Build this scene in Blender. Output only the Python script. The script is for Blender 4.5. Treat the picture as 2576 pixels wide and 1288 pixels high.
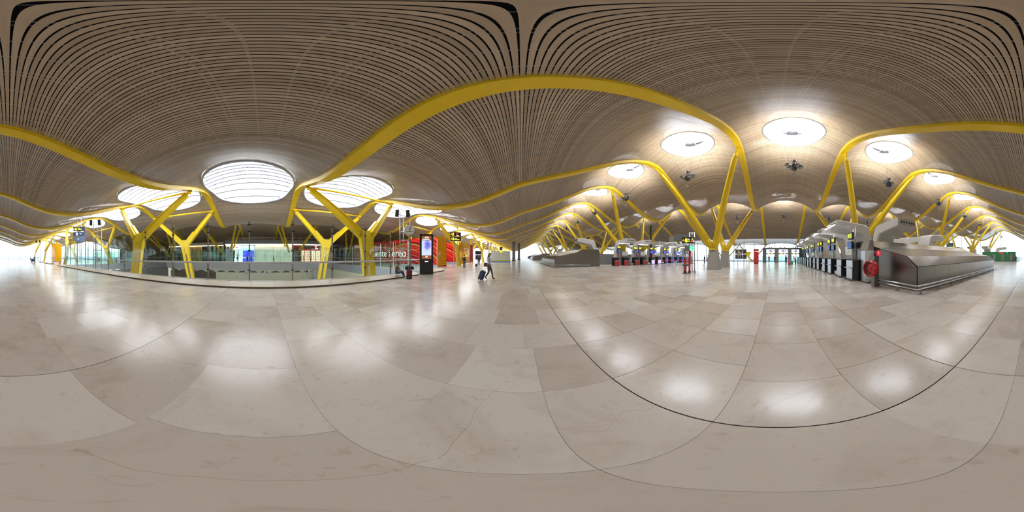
import bpy, bmesh, math, random
from mathutils import Vector, Matrix
random.seed(4)
S = bpy.context.scene
for o in list(bpy.data.objects):
    bpy.data.objects.remove(o)
C = S.collection
PI = math.pi
CAMZ = 1.70

# ------------------------------------------------------------ camera, world, exposure
cd = bpy.data.cameras.new('camera')
cd.type = 'PANO'
try:
    cd.panorama_type = 'EQUIRECTANGULAR'
except Exception:
    pass
try:
    cd.cycles.panorama_type = 'EQUIRECTANGULAR'
except Exception:
    pass
cd.clip_end = 2000
cam = bpy.data.objects.new('camera', cd)
C.objects.link(cam)
cam.location = (0, 0, CAMZ)
cam.rotation_euler = (PI / 2, 0, math.radians((1954 - 1288) / 7.15556))
S.camera = cam

w = bpy.data.worlds.new('sky')
S.world = w
w.use_nodes = True
wn = w.node_tree.nodes
wl = w.node_tree.links
bg = wn['Background']
geo_ = wn.new('ShaderNodeTexCoord')
sep_ = wn.new('ShaderNodeSeparateXYZ')
rmp_ = wn.new('ShaderNodeValToRGB')
rmp_.color_ramp.elements[0].position = 0.0
rmp_.color_ramp.elements[0].color = (0.93, 0.96, 1.0, 1)
rmp_.color_ramp.elements[1].position = 0.7
rmp_.color_ramp.elements[1].color = (0.55, 0.72, 1.0, 1)
wl.new(geo_.outputs['Generated'], sep_.inputs[0])
wl.new(sep_.outputs['Z'], rmp_.inputs['Fac'])
wl.new(rmp_.outputs['Color'], bg.inputs['Color'])
bg.inputs['Strength'].default_value = .95

S.view_settings.view_transform = 'Standard'
S.view_settings.look = 'None'
S.view_settings.gamma = 1.0
S.view_settings.use_curve_mapping = False
S.view_settings.exposure = 1.62
S.cycles.transparent_max_bounces = 40
PANE = 2.3           # radiance of the daylit skylight panes
LAMP_W = 760.0      # uplights in the hanging lamp clusters
LAMP_R = 1500.0      # downlights of the reflector rings

# ------------------------------------------------------------ helpers
def px_dir(px):
    return math.radians((px - 1954) / 7.15556)
def px_el(py):
    return math.radians((644 - py) / 7.15556)
def on_floor(px, py, z=0.0):
    r = (z - CAMZ) / math.tan(px_el(py))
    t = px_dir(px)
    return (r * math.sin(t), r * math.cos(t), z)
def on_y(px, py, Y):
    t = px_dir(px)
    r = Y / math.cos(t)
    return (r * math.sin(t), Y, CAMZ + r * math.tan(px_el(py)))
def on_x(px, py, X):
    t = px_dir(px)
    r = X / math.sin(t)
    return (X, r * math.cos(t), CAMZ + r * math.tan(px_el(py)))

class MB:
    """collects faces, builds ONE mesh object"""
    def __init__(s):
        s.v = []; s.f = []; s.m = []; s.mi = 0; s.smooth = []; s.sm = False
    def add(s, vs, fs):
        b = len(s.v)
        s.v += [tuple(p) for p in vs]
        for f in fs:
            s.f.append(tuple(b + i for i in f)); s.m.append(s.mi); s.smooth.append(s.sm)
        return s
    def box(s, c, d, rz=0.0):
        x, y, z = d[0] / 2, d[1] / 2, d[2] / 2
        co, si = math.cos(rz), math.sin(rz)
        vs = []
        for dz in (-z, z):
            for dx, dy in ((-x, -y), (x, -y), (x, y), (-x, y)):
                vs.append((c[0] + dx * co - dy * si, c[1] + dx * si + dy * co, c[2] + dz))
        return s.add(vs, [(3, 2, 1, 0), (4, 5, 6, 7), (0, 1, 5, 4), (1, 2, 6, 5), (2, 3, 7, 6), (3, 0, 4, 7)])
    def bb(s, x0, x1, y0, y1, z0, z1):
        return s.box(((x0 + x1) / 2, (y0 + y1) / 2, (z0 + z1) / 2), (abs(x1 - x0), abs(y1 - y0), abs(z1 - z0)))
    def tube(s, p, q, r0, r1=None, n=10, cap=True):
        r1 = r0 if r1 is None else r1
        p = Vector(p); q = Vector(q)
        a = (q - p).normalized()
        u = a.cross(Vector((0, 0, 1)) if abs(a.z) < .95 else Vector((1, 0, 0))).normalized()
        w_ = a.cross(u)
        vs = []
        for c, r in ((p, r0), (q, r1)):
            for i in range(n):
                t = 2 * PI * i / n
                vs.append(c + u * (r * math.cos(t)) + w_ * (r * math.sin(t)))
        fs = [(i, (i + 1) % n, n + (i + 1) % n, n + i) for i in range(n)]
        o = s.sm; s.sm = n > 6
        s.add(vs, [tuple(reversed(f)) for f in fs])
        s.sm = False
        if cap:
            s.f.append(tuple(len(s.v) - 2 * n + i for i in range(n))); s.m.append(s.mi); s.smooth.append(False)
            s.f.append(tuple(len(s.v) - n + i for i in reversed(range(n)))); s.m.append(s.mi); s.smooth.append(False)
        s.sm = o
        return s
    def path(s, pts, r, n=8):
        for a, b in zip(pts, pts[1:]):
            s.tube(a, b, r, r, n)
        return s
    def beam(s, p, q, w0, h0, w1=None, h1=None, side=(1, 0, 0)):
        """tapered box from p to q; width along `side`"""
        w1 = w0 if w1 is None else w1; h1 = h0 if h1 is None else h1
        p = Vector(p); q = Vector(q); a = (q - p).normalized()
        u = Vector(side); u = (u - a * u.dot(a)).normalized(); t = a.cross(u)
        vs = []
        for c, ww, hh in ((p, w0, h0), (q, w1, h1)):
            for i, j in ((-1, -1), (1, -1), (1, 1), (-1, 1)):
                vs.append(c + u * (i * ww / 2) + t * (j * hh / 2))
        return s.add(vs, [(3, 2, 1, 0), (4, 5, 6, 7), (0, 1, 5, 4), (1, 2, 6, 5), (2, 3, 7, 6), (3, 0, 4, 7)])
    def prism(s, poly, a, b, axis='x'):
        """poly of 2-D points extruded along axis from a to b"""
        n = len(poly)
        def P(k, u, v):
            return {'x': (k, u, v), 'y': (u, k, v), 'z': (u, v, k)}[axis]
        vs = [P(a, *p) for p in poly] + [P(b, *p) for p in poly]
        fs = [tuple(reversed(range(n))), tuple(range(n, 2 * n))] + [(i, (i + 1) % n, n + (i + 1) % n, n + i) for i in range(n)]
        return s.add(vs, fs)
    def lathe(s, prof, c, n=16, ax=None):
        """profile (r,h) turned about z (or ax) at c"""
        M = Matrix.Identity(3) if ax is None else Vector((0, 0, 1)).rotation_difference(Vector(ax).normalized()).to_matrix()
        vs = []
        for r, h in prof:
            for i in range(n):
                t = 2 * PI * i / n
                vs.append(Vector(c) + M @ Vector((r * math.cos(t), r * math.sin(t), h)))
        fs = []
        for k in range(len(prof) - 1):
            for i in range(n):
                fs.append((k * n + i, k * n + (i + 1) % n, (k + 1) * n + (i + 1) % n, (k + 1) * n + i))
        o = s.sm; s.sm = True; s.add(vs, fs); s.sm = o
        return s
    def ring(s, pts, r, n=8):
        """closed tube through pts"""
        N = len(pts); vs = []
        for k in range(N):
            a = (Vector(pts[(k + 1) % N]) - Vector(pts[k - 1])).normalized()
            u = a.cross(Vector((0, 0, 1))).normalized(); w_ = a.cross(u)
            for i in range(n):
                t = 2 * PI * i / n
                vs.append(Vector(pts[k]) + u * r * math.cos(t) + w_ * r * math.sin(t))
        o = s.sm; s.sm = True
        s.add(vs, [(k * n + i, ((k + 1) % N) * n + i, ((k + 1) % N) * n + (i + 1) % n, k * n + (i + 1) % n) for k in range(N) for i in range(n)])
        s.sm = o
        return s
    def mesh(s, name, mats):
        me = bpy.data.meshes.new(name)
        me.from_pydata(s.v, [], s.f)
        for m_ in (mats if isinstance(mats, (list, tuple)) else [mats]):
            me.materials.append(m_)
        if any(s.m): me.polygons.foreach_set('material_index', s.m)
        if any(s.smooth): me.polygons.foreach_set('use_smooth', s.smooth)
        me.update()
        return me
    def build(s, name, mats, parent=None, **k):
        return link(name, s.mesh(name, mats), parent, **k)

def link(name, data, parent=None, loc=None, rz=None, label=None, cat=None, group=None, kind=None):
    o = bpy.data.objects.new(name, data)
    C.objects.link(o)
    if parent is not None: o.parent = parent
    if loc is not None: o.location = loc
    if rz is not None: o.rotation_euler = (0, 0, rz)
    tag(o, label, cat, group, kind)
    return o
def tag(o, label=None, cat=None, group=None, kind=None):
    if label: o['label'] = label
    if cat: o['category'] = cat
    if group: o['group'] = group
    if kind: o['kind'] = kind
    return o
def thing(name, label, cat, loc=(0, 0, 0), rz=0, group=None):
    return link(name, None, None, loc, rz, label, cat, group)
def copy_tree(o, parent=None):
    c = o.copy(); C.objects.link(c); c.parent = parent
    for ch in list(o.children):
        copy_tree(ch, c)
    return c
ORD = ['first', 'second', 'third', 'fourth', 'fifth', 'sixth', 'seventh', 'eighth', 'ninth', 'tenth', 'eleventh', 'twelfth',
       'thirteenth', 'fourteenth', 'fifteenth', 'sixteenth', 'seventeenth', 'eighteenth', 'nineteenth', 'twentieth']
dg_cache = {}
def text(s, size, parent, loc, rot, m, name='lettering', ext=0.004, ax='CENTER', bold=0.0, sx=1.0, label=None):
    cu = bpy.data.curves.new('t', 'FONT')
    cu.body = s; cu.size = size; cu.extrude = ext; cu.align_x = ax; cu.align_y = 'CENTER'; cu.offset = bold
    cu.resolution_u = 3
    t = bpy.data.objects.new('t', cu); C.objects.link(t)
    dg = bpy.context.evaluated_depsgraph_get()
    me = bpy.data.meshes.new_from_object(t.evaluated_get(dg))
    bpy.data.objects.remove(t)
    me.materials.clear(); me.materials.append(m)
    o = link(name, me, parent, loc, label=label)
    o.rotation_euler = rot; o.scale = (sx, 1, 1)
    return o

# ------------------------------------------------------------ materials
def mat(name, col, rough=.5, metal=0.0, var=.06, scale=6.0, emit=0.0, ecol=None, bump=0.0, stretch=(1, 1, 1), coat=0.0, spec=.5):
    m = bpy.data.materials.new(name); m.use_nodes = True
    nt = m.node_tree; b = nt.nodes['Principled BSDF']
    b.inputs['Roughness'].default_value = rough; b.inputs['Metallic'].default_value = metal
    b.inputs['Specular IOR Level'].default_value = spec
    b.inputs['Coat Weight'].default_value = coat
    tc = nt.nodes.new('ShaderNodeTexCoord'); mp = nt.nodes.new('ShaderNodeMapping'); no = nt.nodes.new('ShaderNodeTexNoise')
    mp.inputs['Scale'].default_value = stretch
    no.inputs['Scale'].default_value = scale; no.inputs['Detail'].default_value = 4
    nt.links.new(tc.outputs['Object'], mp.inputs[0]); nt.links.new(mp.outputs[0], no.inputs['Vector'])
    mx = nt.nodes.new('ShaderNodeMix'); mx.data_type = 'RGBA'
    mx.inputs['A'].default_value = tuple(max(0, c * (1 - var)) for c in col) + (1,)
    mx.inputs['B'].default_value = tuple(min(1, c * (1 + var)) for c in col) + (1,)
    nt.links.new(no.outputs['Fac'], mx.inputs['Factor']); nt.links.new(mx.outputs['Result'], b.inputs['Base Color'])
    if emit:
        b.inputs['Emission Color'].default_value = tuple(ecol or col) + (1,)
        b.inputs['Emission Strength'].default_value = emit
    if bump:
        bp = nt.nodes.new('ShaderNodeBump'); bp.inputs['Strength'].default_value = bump; bp.inputs['Distance'].default_value = .01
        nt.links.new(no.outputs['Fac'], bp.inputs['Height']); nt.links.new(bp.outputs[0], b.inputs['Normal'])
    return m
def glassm(name, tint, refl=.9, rough=.02, dens=1.0, ior=1.45):
    m = bpy.data.materials.new(name); m.use_nodes = True
    nt = m.node_tree; nt.nodes.clear()
    out = nt.nodes.new('ShaderNodeOutputMaterial')
    tr = nt.nodes.new('ShaderNodeBsdfTransparent'); tr.inputs[0].default_value = tint + (1,)
    gl = nt.nodes.new('ShaderNodeBsdfGlossy'); gl.inputs['Color'].default_value = (refl, refl, refl, 1); gl.inputs['Roughness'].default_value = rough
    lw = nt.nodes.new('ShaderNodeLayerWeight'); lw.inputs[0].default_value = .5
    pw = nt.nodes.new('ShaderNodeMath'); pw.operation = 'POWER'; pw.inputs[1].default_value = 4.5
    fr = nt.nodes.new('ShaderNodeMath'); fr.operation = 'MULTIPLY_ADD'; fr.inputs[1].default_value = .55; fr.inputs[2].default_value = .03
    nt.links.new(lw.outputs['Facing'], pw.inputs[0]); nt.links.new(pw.outputs[0], fr.inputs[0])
    mx = nt.nodes.new('ShaderNodeMixShader')
    nt.links.new(fr.outputs[0], mx.inputs[0]); nt.links.new(tr.outputs[0], mx.inputs[1]); nt.links.new(gl.outputs[0], mx.inputs[2])
    nt.links.new(mx.outputs[0], out.inputs[0])
    return m
def glass_colour(name, col, trans, rough=.05):
    """coloured film on glass: part clear tint, part glossy paint"""
    m = bpy.data.materials.new(name); m.use_nodes = True
    nt = m.node_tree; b = nt.nodes['Principled BSDF']; out = nt.nodes['Material Output']
    b.inputs['Base Color'].default_value = col + (1,); b.inputs['Roughness'].default_value = rough
    tr = nt.nodes.new('ShaderNodeBsdfTransparent'); tr.inputs[0].default_value = col + (1,)
    mx = nt.nodes.new('ShaderNodeMixShader'); mx.inputs[0].default_value = trans
    nt.links.new(b.outputs[0], mx.inputs[1]); nt.links.new(tr.outputs[0], mx.inputs[2]); nt.links.new(mx.outputs[0], out.inputs[0])
    return m

M = {}
M['yellow'] = mat('yellow_paint', (.76, .52, .012), .32, 0, .04, .4, spec=.4)
M['steel'] = mat('brushed_steel', (.23, .212, .195), .30, 1, .08, 3, stretch=(1, 1, 30))
M['steel_roof'] = mat('brushed_steel_cover', (.38, .35, .31), .26, 1, .06, 2, stretch=(1, 20, 1))
M['steel_l'] = mat('light_steel', (.66, .68, .72), .34, 1, .06, 4)
M['tubeg'] = mat('galvanised_tube', (.50, .51, .53), .38, .85, .08, 9)
M['post'] = mat('bronze_post', (.28, .25, .23), .42, .7, .08, 9)
M['white'] = mat('white_shell', (.66, .65, .63), .35, 0, .03, 2)
M['whitep'] = mat('white_plastic', (.80, .80, .80), .4, 0, .03, 2)
M['black'] = mat('black_panel', (.018, .018, .02), .3, 0, .2, 8)
M['dark'] = mat('dark_grey', (.06, .062, .068), .45, 0, .15, 6)
M['grey'] = mat('mid_grey', (.22, .225, .24), .45, 0, .08, 5)
M['lgrey'] = mat('light_grey', (.5, .5, .5), .5, 0, .06, 4)
M['concrete'] = mat('pier_concrete', (.33, .315, .29), .48, 0, .12, 2.5, bump=.15)
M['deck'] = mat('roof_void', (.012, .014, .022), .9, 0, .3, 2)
M['batten'] = mat('batten_metal', (.24, .29, .40), .5, .3, .1, 3)
M['red'] = mat('red_paint', (.55, .025, .03), .35, 0, .06, 5)
M['reddk'] = mat('maroon_shell', (.17, .012, .022), .35, 0, .1, 8)
M['orange'] = mat('orange_cloth', (.85, .2, .03), .7)
M['green'] = mat('green_panel', (.03, .22, .09), .4)
M['blue'] = mat('blue_panel', (.03, .06, .45), .4)
M['navy'] = mat('navy_cloth', (.03, .045, .1), .75, 0, .2, 14)
M['jeans'] = mat('blue_jeans', (.035, .055, .13), .85, 0, .25, 20)
M['cloth_bk'] = mat('black_cloth', (.015, .015, .018), .85, 0, .25, 14)
M['cloth_gy'] = mat('pale_denim_cloth', (.36, .41, .46), .85, 0, .12, 10)
M['cloth_br'] = mat('brown_knit', (.20, .13, .095), .9, 0, .6, 16)
M['skin'] = mat('skin', (.50, .29, .20), .55, 0, .06, 10)
M['hair'] = mat('dark_hair', (.025, .016, .012), .6, 0, .3, 40)
M['pink'] = mat('pink_shell', (.55, .03, .15), .4)
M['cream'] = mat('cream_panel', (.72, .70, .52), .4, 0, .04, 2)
M['creamlit'] = mat('backlit_cream_glass', (.75, .74, .62), .15, 0, .05, 1, emit=.18)
M['warmlamp'] = mat('warm_strip_lamp', (1, .85, .6), .5, emit=2.4, var=.0)
M['tubelamp'] = mat('fluorescent_tube', (1, 1, .95), .5, emit=3.5, var=.0)
M['num'] = mat('number_display', (.8, .9, .05), .5, emit=.5, ecol=(.75, .9, .05), var=.0)
M['signy'] = mat('sign_yellow', (.9, .8, .03), .5, emit=.4, ecol=(.95, .82, .02), var=0)
M['signw'] = mat('sign_white', (.9, .9, .9), .5, emit=.28, var=0)
M['signg'] = mat('sign_green', (.0, .5, .25), .5, emit=.32, ecol=(.0, .9, .42), var=0)
M['signr'] = mat('sign_red', (.8, .03, .05), .5, emit=.2, var=0)
M['scrblue'] = mat('screen_blue', (.03, .06, .5), .3, emit=.42, ecol=(.05, .08, .9), var=.2, scale=20)
M['scrdk'] = mat('screen_dark_blue', (.03, .07, .2), .3, emit=.2, ecol=(.05, .12, .35), var=.2, scale=20)
M['signblue'] = mat('sign_slate_blue', (.06, .085, .16), .4)
M['signblue_refl'] = mat('sign_reflection_blue', (.10, .17, .33), .4)  # slate blue board, lightened by a reflection put into its colour
M['signblue_refl_pale'] = mat('sign_reflection_pale', (.22, .32, .55), .4)  # same kind of board with a stronger reflection painted in
M['lens'] = mat('self_lit_white', (.85, .86, .9), .5, emit=.25, ecol=(1, 1, 1), var=0)  # faint glow added in place of light on shafts, discs and booth wall
M['chrome'] = mat('lamp_reflector', (.35, .37, .42), .25, .9, .08, 8)
M['lampgrey'] = mat('lamp_body', (.12, .13, .15), .4, .5, .1, 8)
M['frame'] = mat('skylight_frame', (.40, .44, .52), .4, .5, .05, 2)
M['kerb'] = mat('kerb_limestone', (.44, .36, .28), .42, 0, .12, 2.2, bump=.1)
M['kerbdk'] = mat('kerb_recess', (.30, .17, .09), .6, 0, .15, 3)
M['concslab'] = mat('slab_edge', (.33, .36, .40), .5, 0, .08, 1)
M['greenglass'] = mat('pale_glass_wall', (.62, .66, .60), .12, 0, .05, .6)
M['brown'] = mat('dark_brown_wall', (.10, .075, .05), .7, 0, .2, .5)  # plain dark brown, shared by the back wall and panels
M['facade'] = mat('facade_frame', (.16, .17, .19), .45, .3, .1, 3)
M['ground'] = mat('outdoor_paving', (.62, .63, .65), .8, 0, .08, .2)
M['lime'] = mat('lime_band', (.55, .6, .06), .4)
M['purple'] = mat('purple_seat', (.12, .03, .12), .6)
M['conveyor'] = mat('conveyor_belt', (.09, .09, .06), .5, .2, .3, 10)
M['glass'] = glassm('clear_glass', (.93, .965, .95))
M['glassf'] = glassm('facade_glass', (.90, .955, .97))
M['glassg'] = glassm('green_edge_glass', (.80, .93, .88))
M['glassy'] = glass_colour('yellow_glass', (.80, .50, .02), .45)
M['glassr'] = glass_colour('red_glass', (.55, .02, .02), .3)
m = mat('skylight_pane', (.9, .92, .95), .4, var=0, emit=PANE, ecol=(.93, .96, 1.0)); M['pane'] = m
m = mat('lens_pane', (.9, .92, .95), .4, var=0, emit=PANE * 2.3, ecol=(.90, .95, 1.0)); M['lenspane'] = m

# bamboo slats: tone attribute per slat + grain along X
m = bpy.data.materials.new('bamboo_slat'); m.use_nodes = True; M['slat'] = m
nt = m.node_tree; b = nt.nodes['Principled BSDF']; b.inputs['Roughness'].default_value = .42
at = nt.nodes.new('ShaderNodeAttribute'); at.attribute_name = 'tone'
gg = nt.nodes.new('ShaderNodeNewGeometry'); mp = nt.nodes.new('ShaderNodeMapping'); mp.inputs['Scale'].default_value = (.35, 14, 1.5)
no = nt.nodes.new('ShaderNodeTexNoise'); no.inputs['Scale'].default_value = 1.0; no.inputs['Detail'].default_value = 3
nt.links.new(gg.outputs['Position'], mp.inputs[0]); nt.links.new(mp.outputs[0], no.inputs['Vector'])
ma = nt.nodes.new('ShaderNodeMath'); ma.operation = 'MULTIPLY_ADD'; ma.inputs[1].default_value = .55
nt.links.new(no.outputs['Fac'], ma.inputs[0]); nt.links.new(at.outputs['Fac'], ma.inputs[2])
rp = nt.nodes.new('ShaderNodeValToRGB')
rp.color_ramp.elements[0].position = .2; rp.color_ramp.elements[0].color = (.30, .222, .146, 1)
rp.color_ramp.elements[1].position = 1.1; rp.color_ramp.elements[1].color = (.52, .415, .30, 1)
nt.links.new(ma.outputs[0], rp.inputs['Fac']); nt.links.new(rp.outputs['Color'], b.inputs['Base Color'])

# limestone floor
def stone(name, far):
    m = bpy.data.materials.new(name); m.use_nodes = True
    nt = m.node_tree; b = nt.nodes['Principled BSDF']
    L = nt.links.new
    g = nt.nodes.new('ShaderNodeNewGeometry')
    n1 = nt.nodes.new('ShaderNodeTexNoise'); n1.inputs['Scale'].default_value = 1.1; n1.inputs['Detail'].default_value = 8; n1.inputs['Roughness'].default_value = .65; n1.inputs['Distortion'].default_value = .8
    n2 = nt.nodes.new('ShaderNodeTexNoise'); n2.inputs['Scale'].default_value = 7; n2.inputs['Detail'].default_value = 6; n2.inputs['Distortion'].default_value = 1.5
    if far:
        mp = nt.nodes.new('ShaderNodeMapping'); mp.inputs['Rotation'].default_value = (0, 0, PI / 2); L(g.outputs['Position'], mp.inputs[0])
        br = nt.nodes.new('ShaderNodeTexBrick'); br.inputs['Scale'].default_value = 1.0; br.inputs['Mortar Size'].default_value = .006
        br.inputs['Brick Width'].default_value = 1.06; br.inputs['Row Height'].default_value = 1.135; br.inputs['Mortar Smooth'].default_value = 0.1
        br.inputs['Color1'].default_value = (0, 0, 0, 1); br.inputs['Color2'].default_value = (1, 1, 1, 1); br.inputs['Mortar'].default_value = (-1.2, -1.2, -1.2, 1)
        L(mp.outputs[0], br.inputs['Vector']); tone = br.outputs['Color']
        L(g.outputs['Position'], n1.inputs['Vector']); L(g.outputs['Position'], n2.inputs['Vector'])
    else:
        oi = nt.nodes.new('ShaderNodeObjectInfo'); tone = oi.outputs['Random']
        vm = nt.nodes.new('ShaderNodeVectorMath'); vm.operation = 'MULTIPLY_ADD'; vm.inputs[1].default_value = (37, 53, 11)
        cb = nt.nodes.new('ShaderNodeCombineXYZ'); L(oi.outputs['Random'], cb.inputs[0]); L(oi.outputs['Random'], cb.inputs[1])
        L(cb.outputs[0], vm.inputs[0]); L(g.outputs['Position'], vm.inputs[2])
        L(vm.outputs[0], n1.inputs['Vector']); L(vm.outputs[0], n2.inputs['Vector'])
    r0 = nt.nodes.new('ShaderNodeValToRGB')
    r0.color_ramp.elements[0].color = (.49, .435, .38, 1); r0.color_ramp.elements[1].color = (.62, .585, .535, 1)
    e = r0.color_ramp.elements.new(.5); e.color = (.555, .50, .445, 1)
    L(tone, r0.inputs['Fac'])
    ve = nt.nodes.new('ShaderNodeValToRGB')
    ve.color_ramp.elements[0].position = .28; ve.color_ramp.elements[0].color = (.62, .55, .47, 1)
    ve.color_ramp.elements[1].position = .5; ve.color_ramp.elements[1].color = (1, 1, 1, 1)
    L(n1.outputs['Fac'], ve.inputs['Fac'])
    v2 = nt.nodes.new('ShaderNodeValToRGB')
    v2.color_ramp.elements[0].position = .24; v2.color_ramp.elements[0].color = (.72, .63, .54, 1)
    v2.color_ramp.elements[1].position = .40; v2.color_ramp.elements[1].color = (1, 1, 1, 1)
    L(n2.outputs['Fac'], v2.inputs['Fac'])
    m1 = nt.nodes.new('ShaderNodeMix'); m1.data_type = 'RGBA'; m1.blend_type = 'MULTIPLY'; m1.inputs['Factor'].default_value = .45
    m2 = nt.nodes.new('ShaderNodeMix'); m2.data_type = 'RGBA'; m2.blend_type = 'MULTIPLY'; m2.inputs['Factor'].default_value = .6
    L(r0.outputs['Color'], m1.inputs['A']); L(ve.outputs['Color'], m1.inputs['B'])
    L(m1.outputs['Result'], m2.inputs['A']); L(v2.outputs['Color'], m2.inputs['B'])
    L(m2.outputs['Result'], b.inputs['Base Color'])
    mr = nt.nodes.new('ShaderNodeMapRange'); mr.inputs['To Min'].default_value = .14; mr.inputs['To Max'].default_value = .27
    L(n1.outputs['Fac'], mr.inputs['Value']); L(mr.outputs[0], b.inputs['Roughness'])
    b.inputs['Specular IOR Level'].default_value = .42
    return m
M['slab'] = stone('polished_limestone_slab', False)
M['floor'] = stone('polished_limestone', True)
M['grout'] = mat('joint_filler', (.05, .045, .04), .8, 0, .3, 20)

# ------------------------------------------------------------ roof surface
RIBP = [(-60, 3.6), (-52, 3.9), (-44, 5.2), (-38, 7.0), (-33, 7.8), (-28.5, 6.5), (-25, 4.7), (-22.5, 4.1), (-20, 4.7), (-17.5, 5.85),
        (-15.3, 6.45), (-13.2, 6.05), (-10, 4.95), (-7.8, 4.25), (-6, 3.97), (-4.5, 4.0), (-2.8, 4.35), (-1.4, 4.9), (0, 5.55), (1.5, 6.05),
        (2.8, 6.5), (4.4, 7.15), (6.3, 8.15), (8.8, 9.55), (10.8, 10.4), (12.3, 10.75), (13.2, 10.75), (14.5, 10.2), (16.5, 9.0), (19, 7.6),
        (21, 6.85), (22.8, 6.6), (24.5, 7.0), (26.5, 8.4), (28.5, 10), (30.5, 10.7), (32, 10.4), (35, 8.9), (38, 7.3), (42, 5.1), (45, 3.5),
        (47, 2.95), (49, 3.1), (54, 4.2), (60, 5.0)]
ARCH = [(-60, .5), (-30, .8), (-25, .5), (-22.5, .35), (-19, .15), (-17.5, .25), (-15.5, .6), (-13.4, 1.0), (-11, 1.25), (-9, 1.3), (-7, 1.0),
        (-5, .7), (-2, .5), (0, .5), (3, .65), (7, 1.1), (10, 1.4), (13, 1.6), (17, 1.6), (20, 1.55), (22.8, 1.5), (26, 1.6), (30.5, 1.8),
        (36, 1.3), (42, .9), (47, .6), (60, .6)]
def pchip(tab):
    xs = [t[0] for t in tab]; ys = [t[1] for t in tab]; n = len(xs)
    h = [xs[i + 1] - xs[i] for i in range(n - 1)]; d = [(ys[i + 1] - ys[i]) / h[i] for i in range(n - 1)]
    s = [d[0]] + [0 if d[i - 1] * d[i] <= 0 else 3 * (h[i - 1] + h[i]) / ((2 * h[i] + h[i - 1]) / d[i - 1] + (h[i] + 2 * h[i - 1]) / d[i]) for i in range(1, n - 1)] + [d[-1]]
    def f(x):
        x = min(max(x, xs[0]), xs[-1])
        lo, hi = 0, n - 1
        while hi - lo > 1:
            k = (lo + hi) // 2
            if xs[k] <= x: lo = k
            else: hi = k
        t = (x - xs[lo]) / h[lo]
        return ys[lo] * (1 + 2 * t) * (1 - t) ** 2 + h[lo] * s[lo] * t * (1 - t) ** 2 + ys[lo + 1] * t * t * (3 - 2 * t) + h[lo] * s[lo + 1] * t * t * (t - 1)
    return f
_rp = pchip(RIBP); _ar = pchip(ARCH)
def rib_z(y): return _rp(y) + CAMZ
RIB0 = -3.15; BAY = 9.0
KMIN, KMAX = -15, 8                      # ribs at RIB0 + 9k
def ribx(k): return RIB0 + BAY * k
def surf(x, y):
    u = ((x - RIB0) / BAY) % 1.0 * 2 - 1
    return rib_z(y) + .15 + _ar(y) * (1 - u * u)
HOLES = [(12.5, 2.42, 2.22), (-13.5, 3.95, 4.4), (31.0, 2.45, 2.3)]     # (Y, rx, ry) in every bay
_E1 = [(0, -9.1), (.5, -9.14), (1.0, -9.26), (1.65, -9.5), (2.25, -9.88), (2.8, -10.5), (3.35, -11.7), (3.78, -13.3), (3.92, -14.9), (3.66, -16.2), (3.2, -16.95), (2.3, -17.5), (1.3, -17.79), (.6, -17.88), (0, -17.9)]
def half(row, y):
    hy, rx, ry = HOLES[row]
    if row != 1:
        t = (y - hy) / ry
        return rx * math.sqrt(1 - t * t) if abs(t) < 1 else 0.0
    if y >= _E1[0][1] or y <= _E1[-1][1]: return 0.0
    for (ea, ya), (eb, yb) in zip(_E1, _E1[1:]):
        if yb <= y <= ya: return ea + (eb - ea) * (ya - y) / (ya - yb)
def outline(row, n=48, g=0.0):
    hy, rx, ry = HOLES[row]
    if row != 1: return [((rx + g) * math.cos(2 * PI * i / n), hy + (ry + g) * math.sin(2 * PI * i / n)) for i in range(n)]
    L = _E1 + [(-e, y) for e, y in reversed(_E1[1:-1])]; out = []; N = len(L)
    for i in range(N):
        p0, p1, p2, p3 = (Vector(L[(i + d) % N]) for d in (-1, 0, 1, 2))
        for t in (0, 1 / 3, 2 / 3):
            out.append(tuple(.5 * (2 * p1 + (p2 - p0) * t + (2 * p0 - 5 * p1 + 4 * p2 - p3) * t * t + (3 * p1 - p0 - 3 * p2 + p3) * t ** 3)))
    return out

# arc-length positions of slats
PITCH, SLATW = .118, .092
ys = []
y = -23.0; acc = 0.0
while y < 47.6:
    ys.append(y)
    sl = (rib_z(y + .02) - rib_z(y - .02)) / .04
    y += PITCH / math.sqrt(1 + sl * sl)
slat_pos = []
for i in range(len(ys) - 1):
    slat_pos.append((ys[i], ys[i] + (ys[i + 1] - ys[i]) * SLATW / PITCH))
def slat_spans(y, x0, x1):
    xm = (x0 + x1) / 2
    for r_ in range(3):
        e = half(r_, y)
        if e > .02: return [(x0, xm - e), (xm + e, x1)]
    return [(x0, x1)]
def slat_add(mb, tones, y0, y1, xa, xb, seg, tone, sides):
    n0 = len(mb.f)
    vs = []
    for i in range(seg + 1):
        x = xa + (xb - xa) * i / seg
        xx = min(max(x, xa + 1e-4), xb - 1e-4)
        za, zb = surf(xx, y0), surf(xx, y1)
        vs += [(x, y0, za), (x, y1, zb)]
        if sides: vs += [(x, y0, za + .005), (x, y1, zb + .005)]
    k = 4 if sides else 2
    fs = []
    for i in range(seg):
        a, c = i * k, (i + 1) * k
        fs.append((a, a + 1, c + 1, c))
        if sides:
            fs.append((a, c, c + 2, a + 2)); fs.append((a + 1, a + 3, c + 3, c + 1))
    mb.add(vs, fs)
    tones += [tone] * (len(mb.f) - n0)
def tone_mesh(mb, tones, name):
    me = mb.mesh(name, M['slat'])
    a = me.attributes.new('tone', 'FLOAT', 'FACE'); a.data.foreach_set('value', tones)
    return me

ceil_mb = MB()
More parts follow.
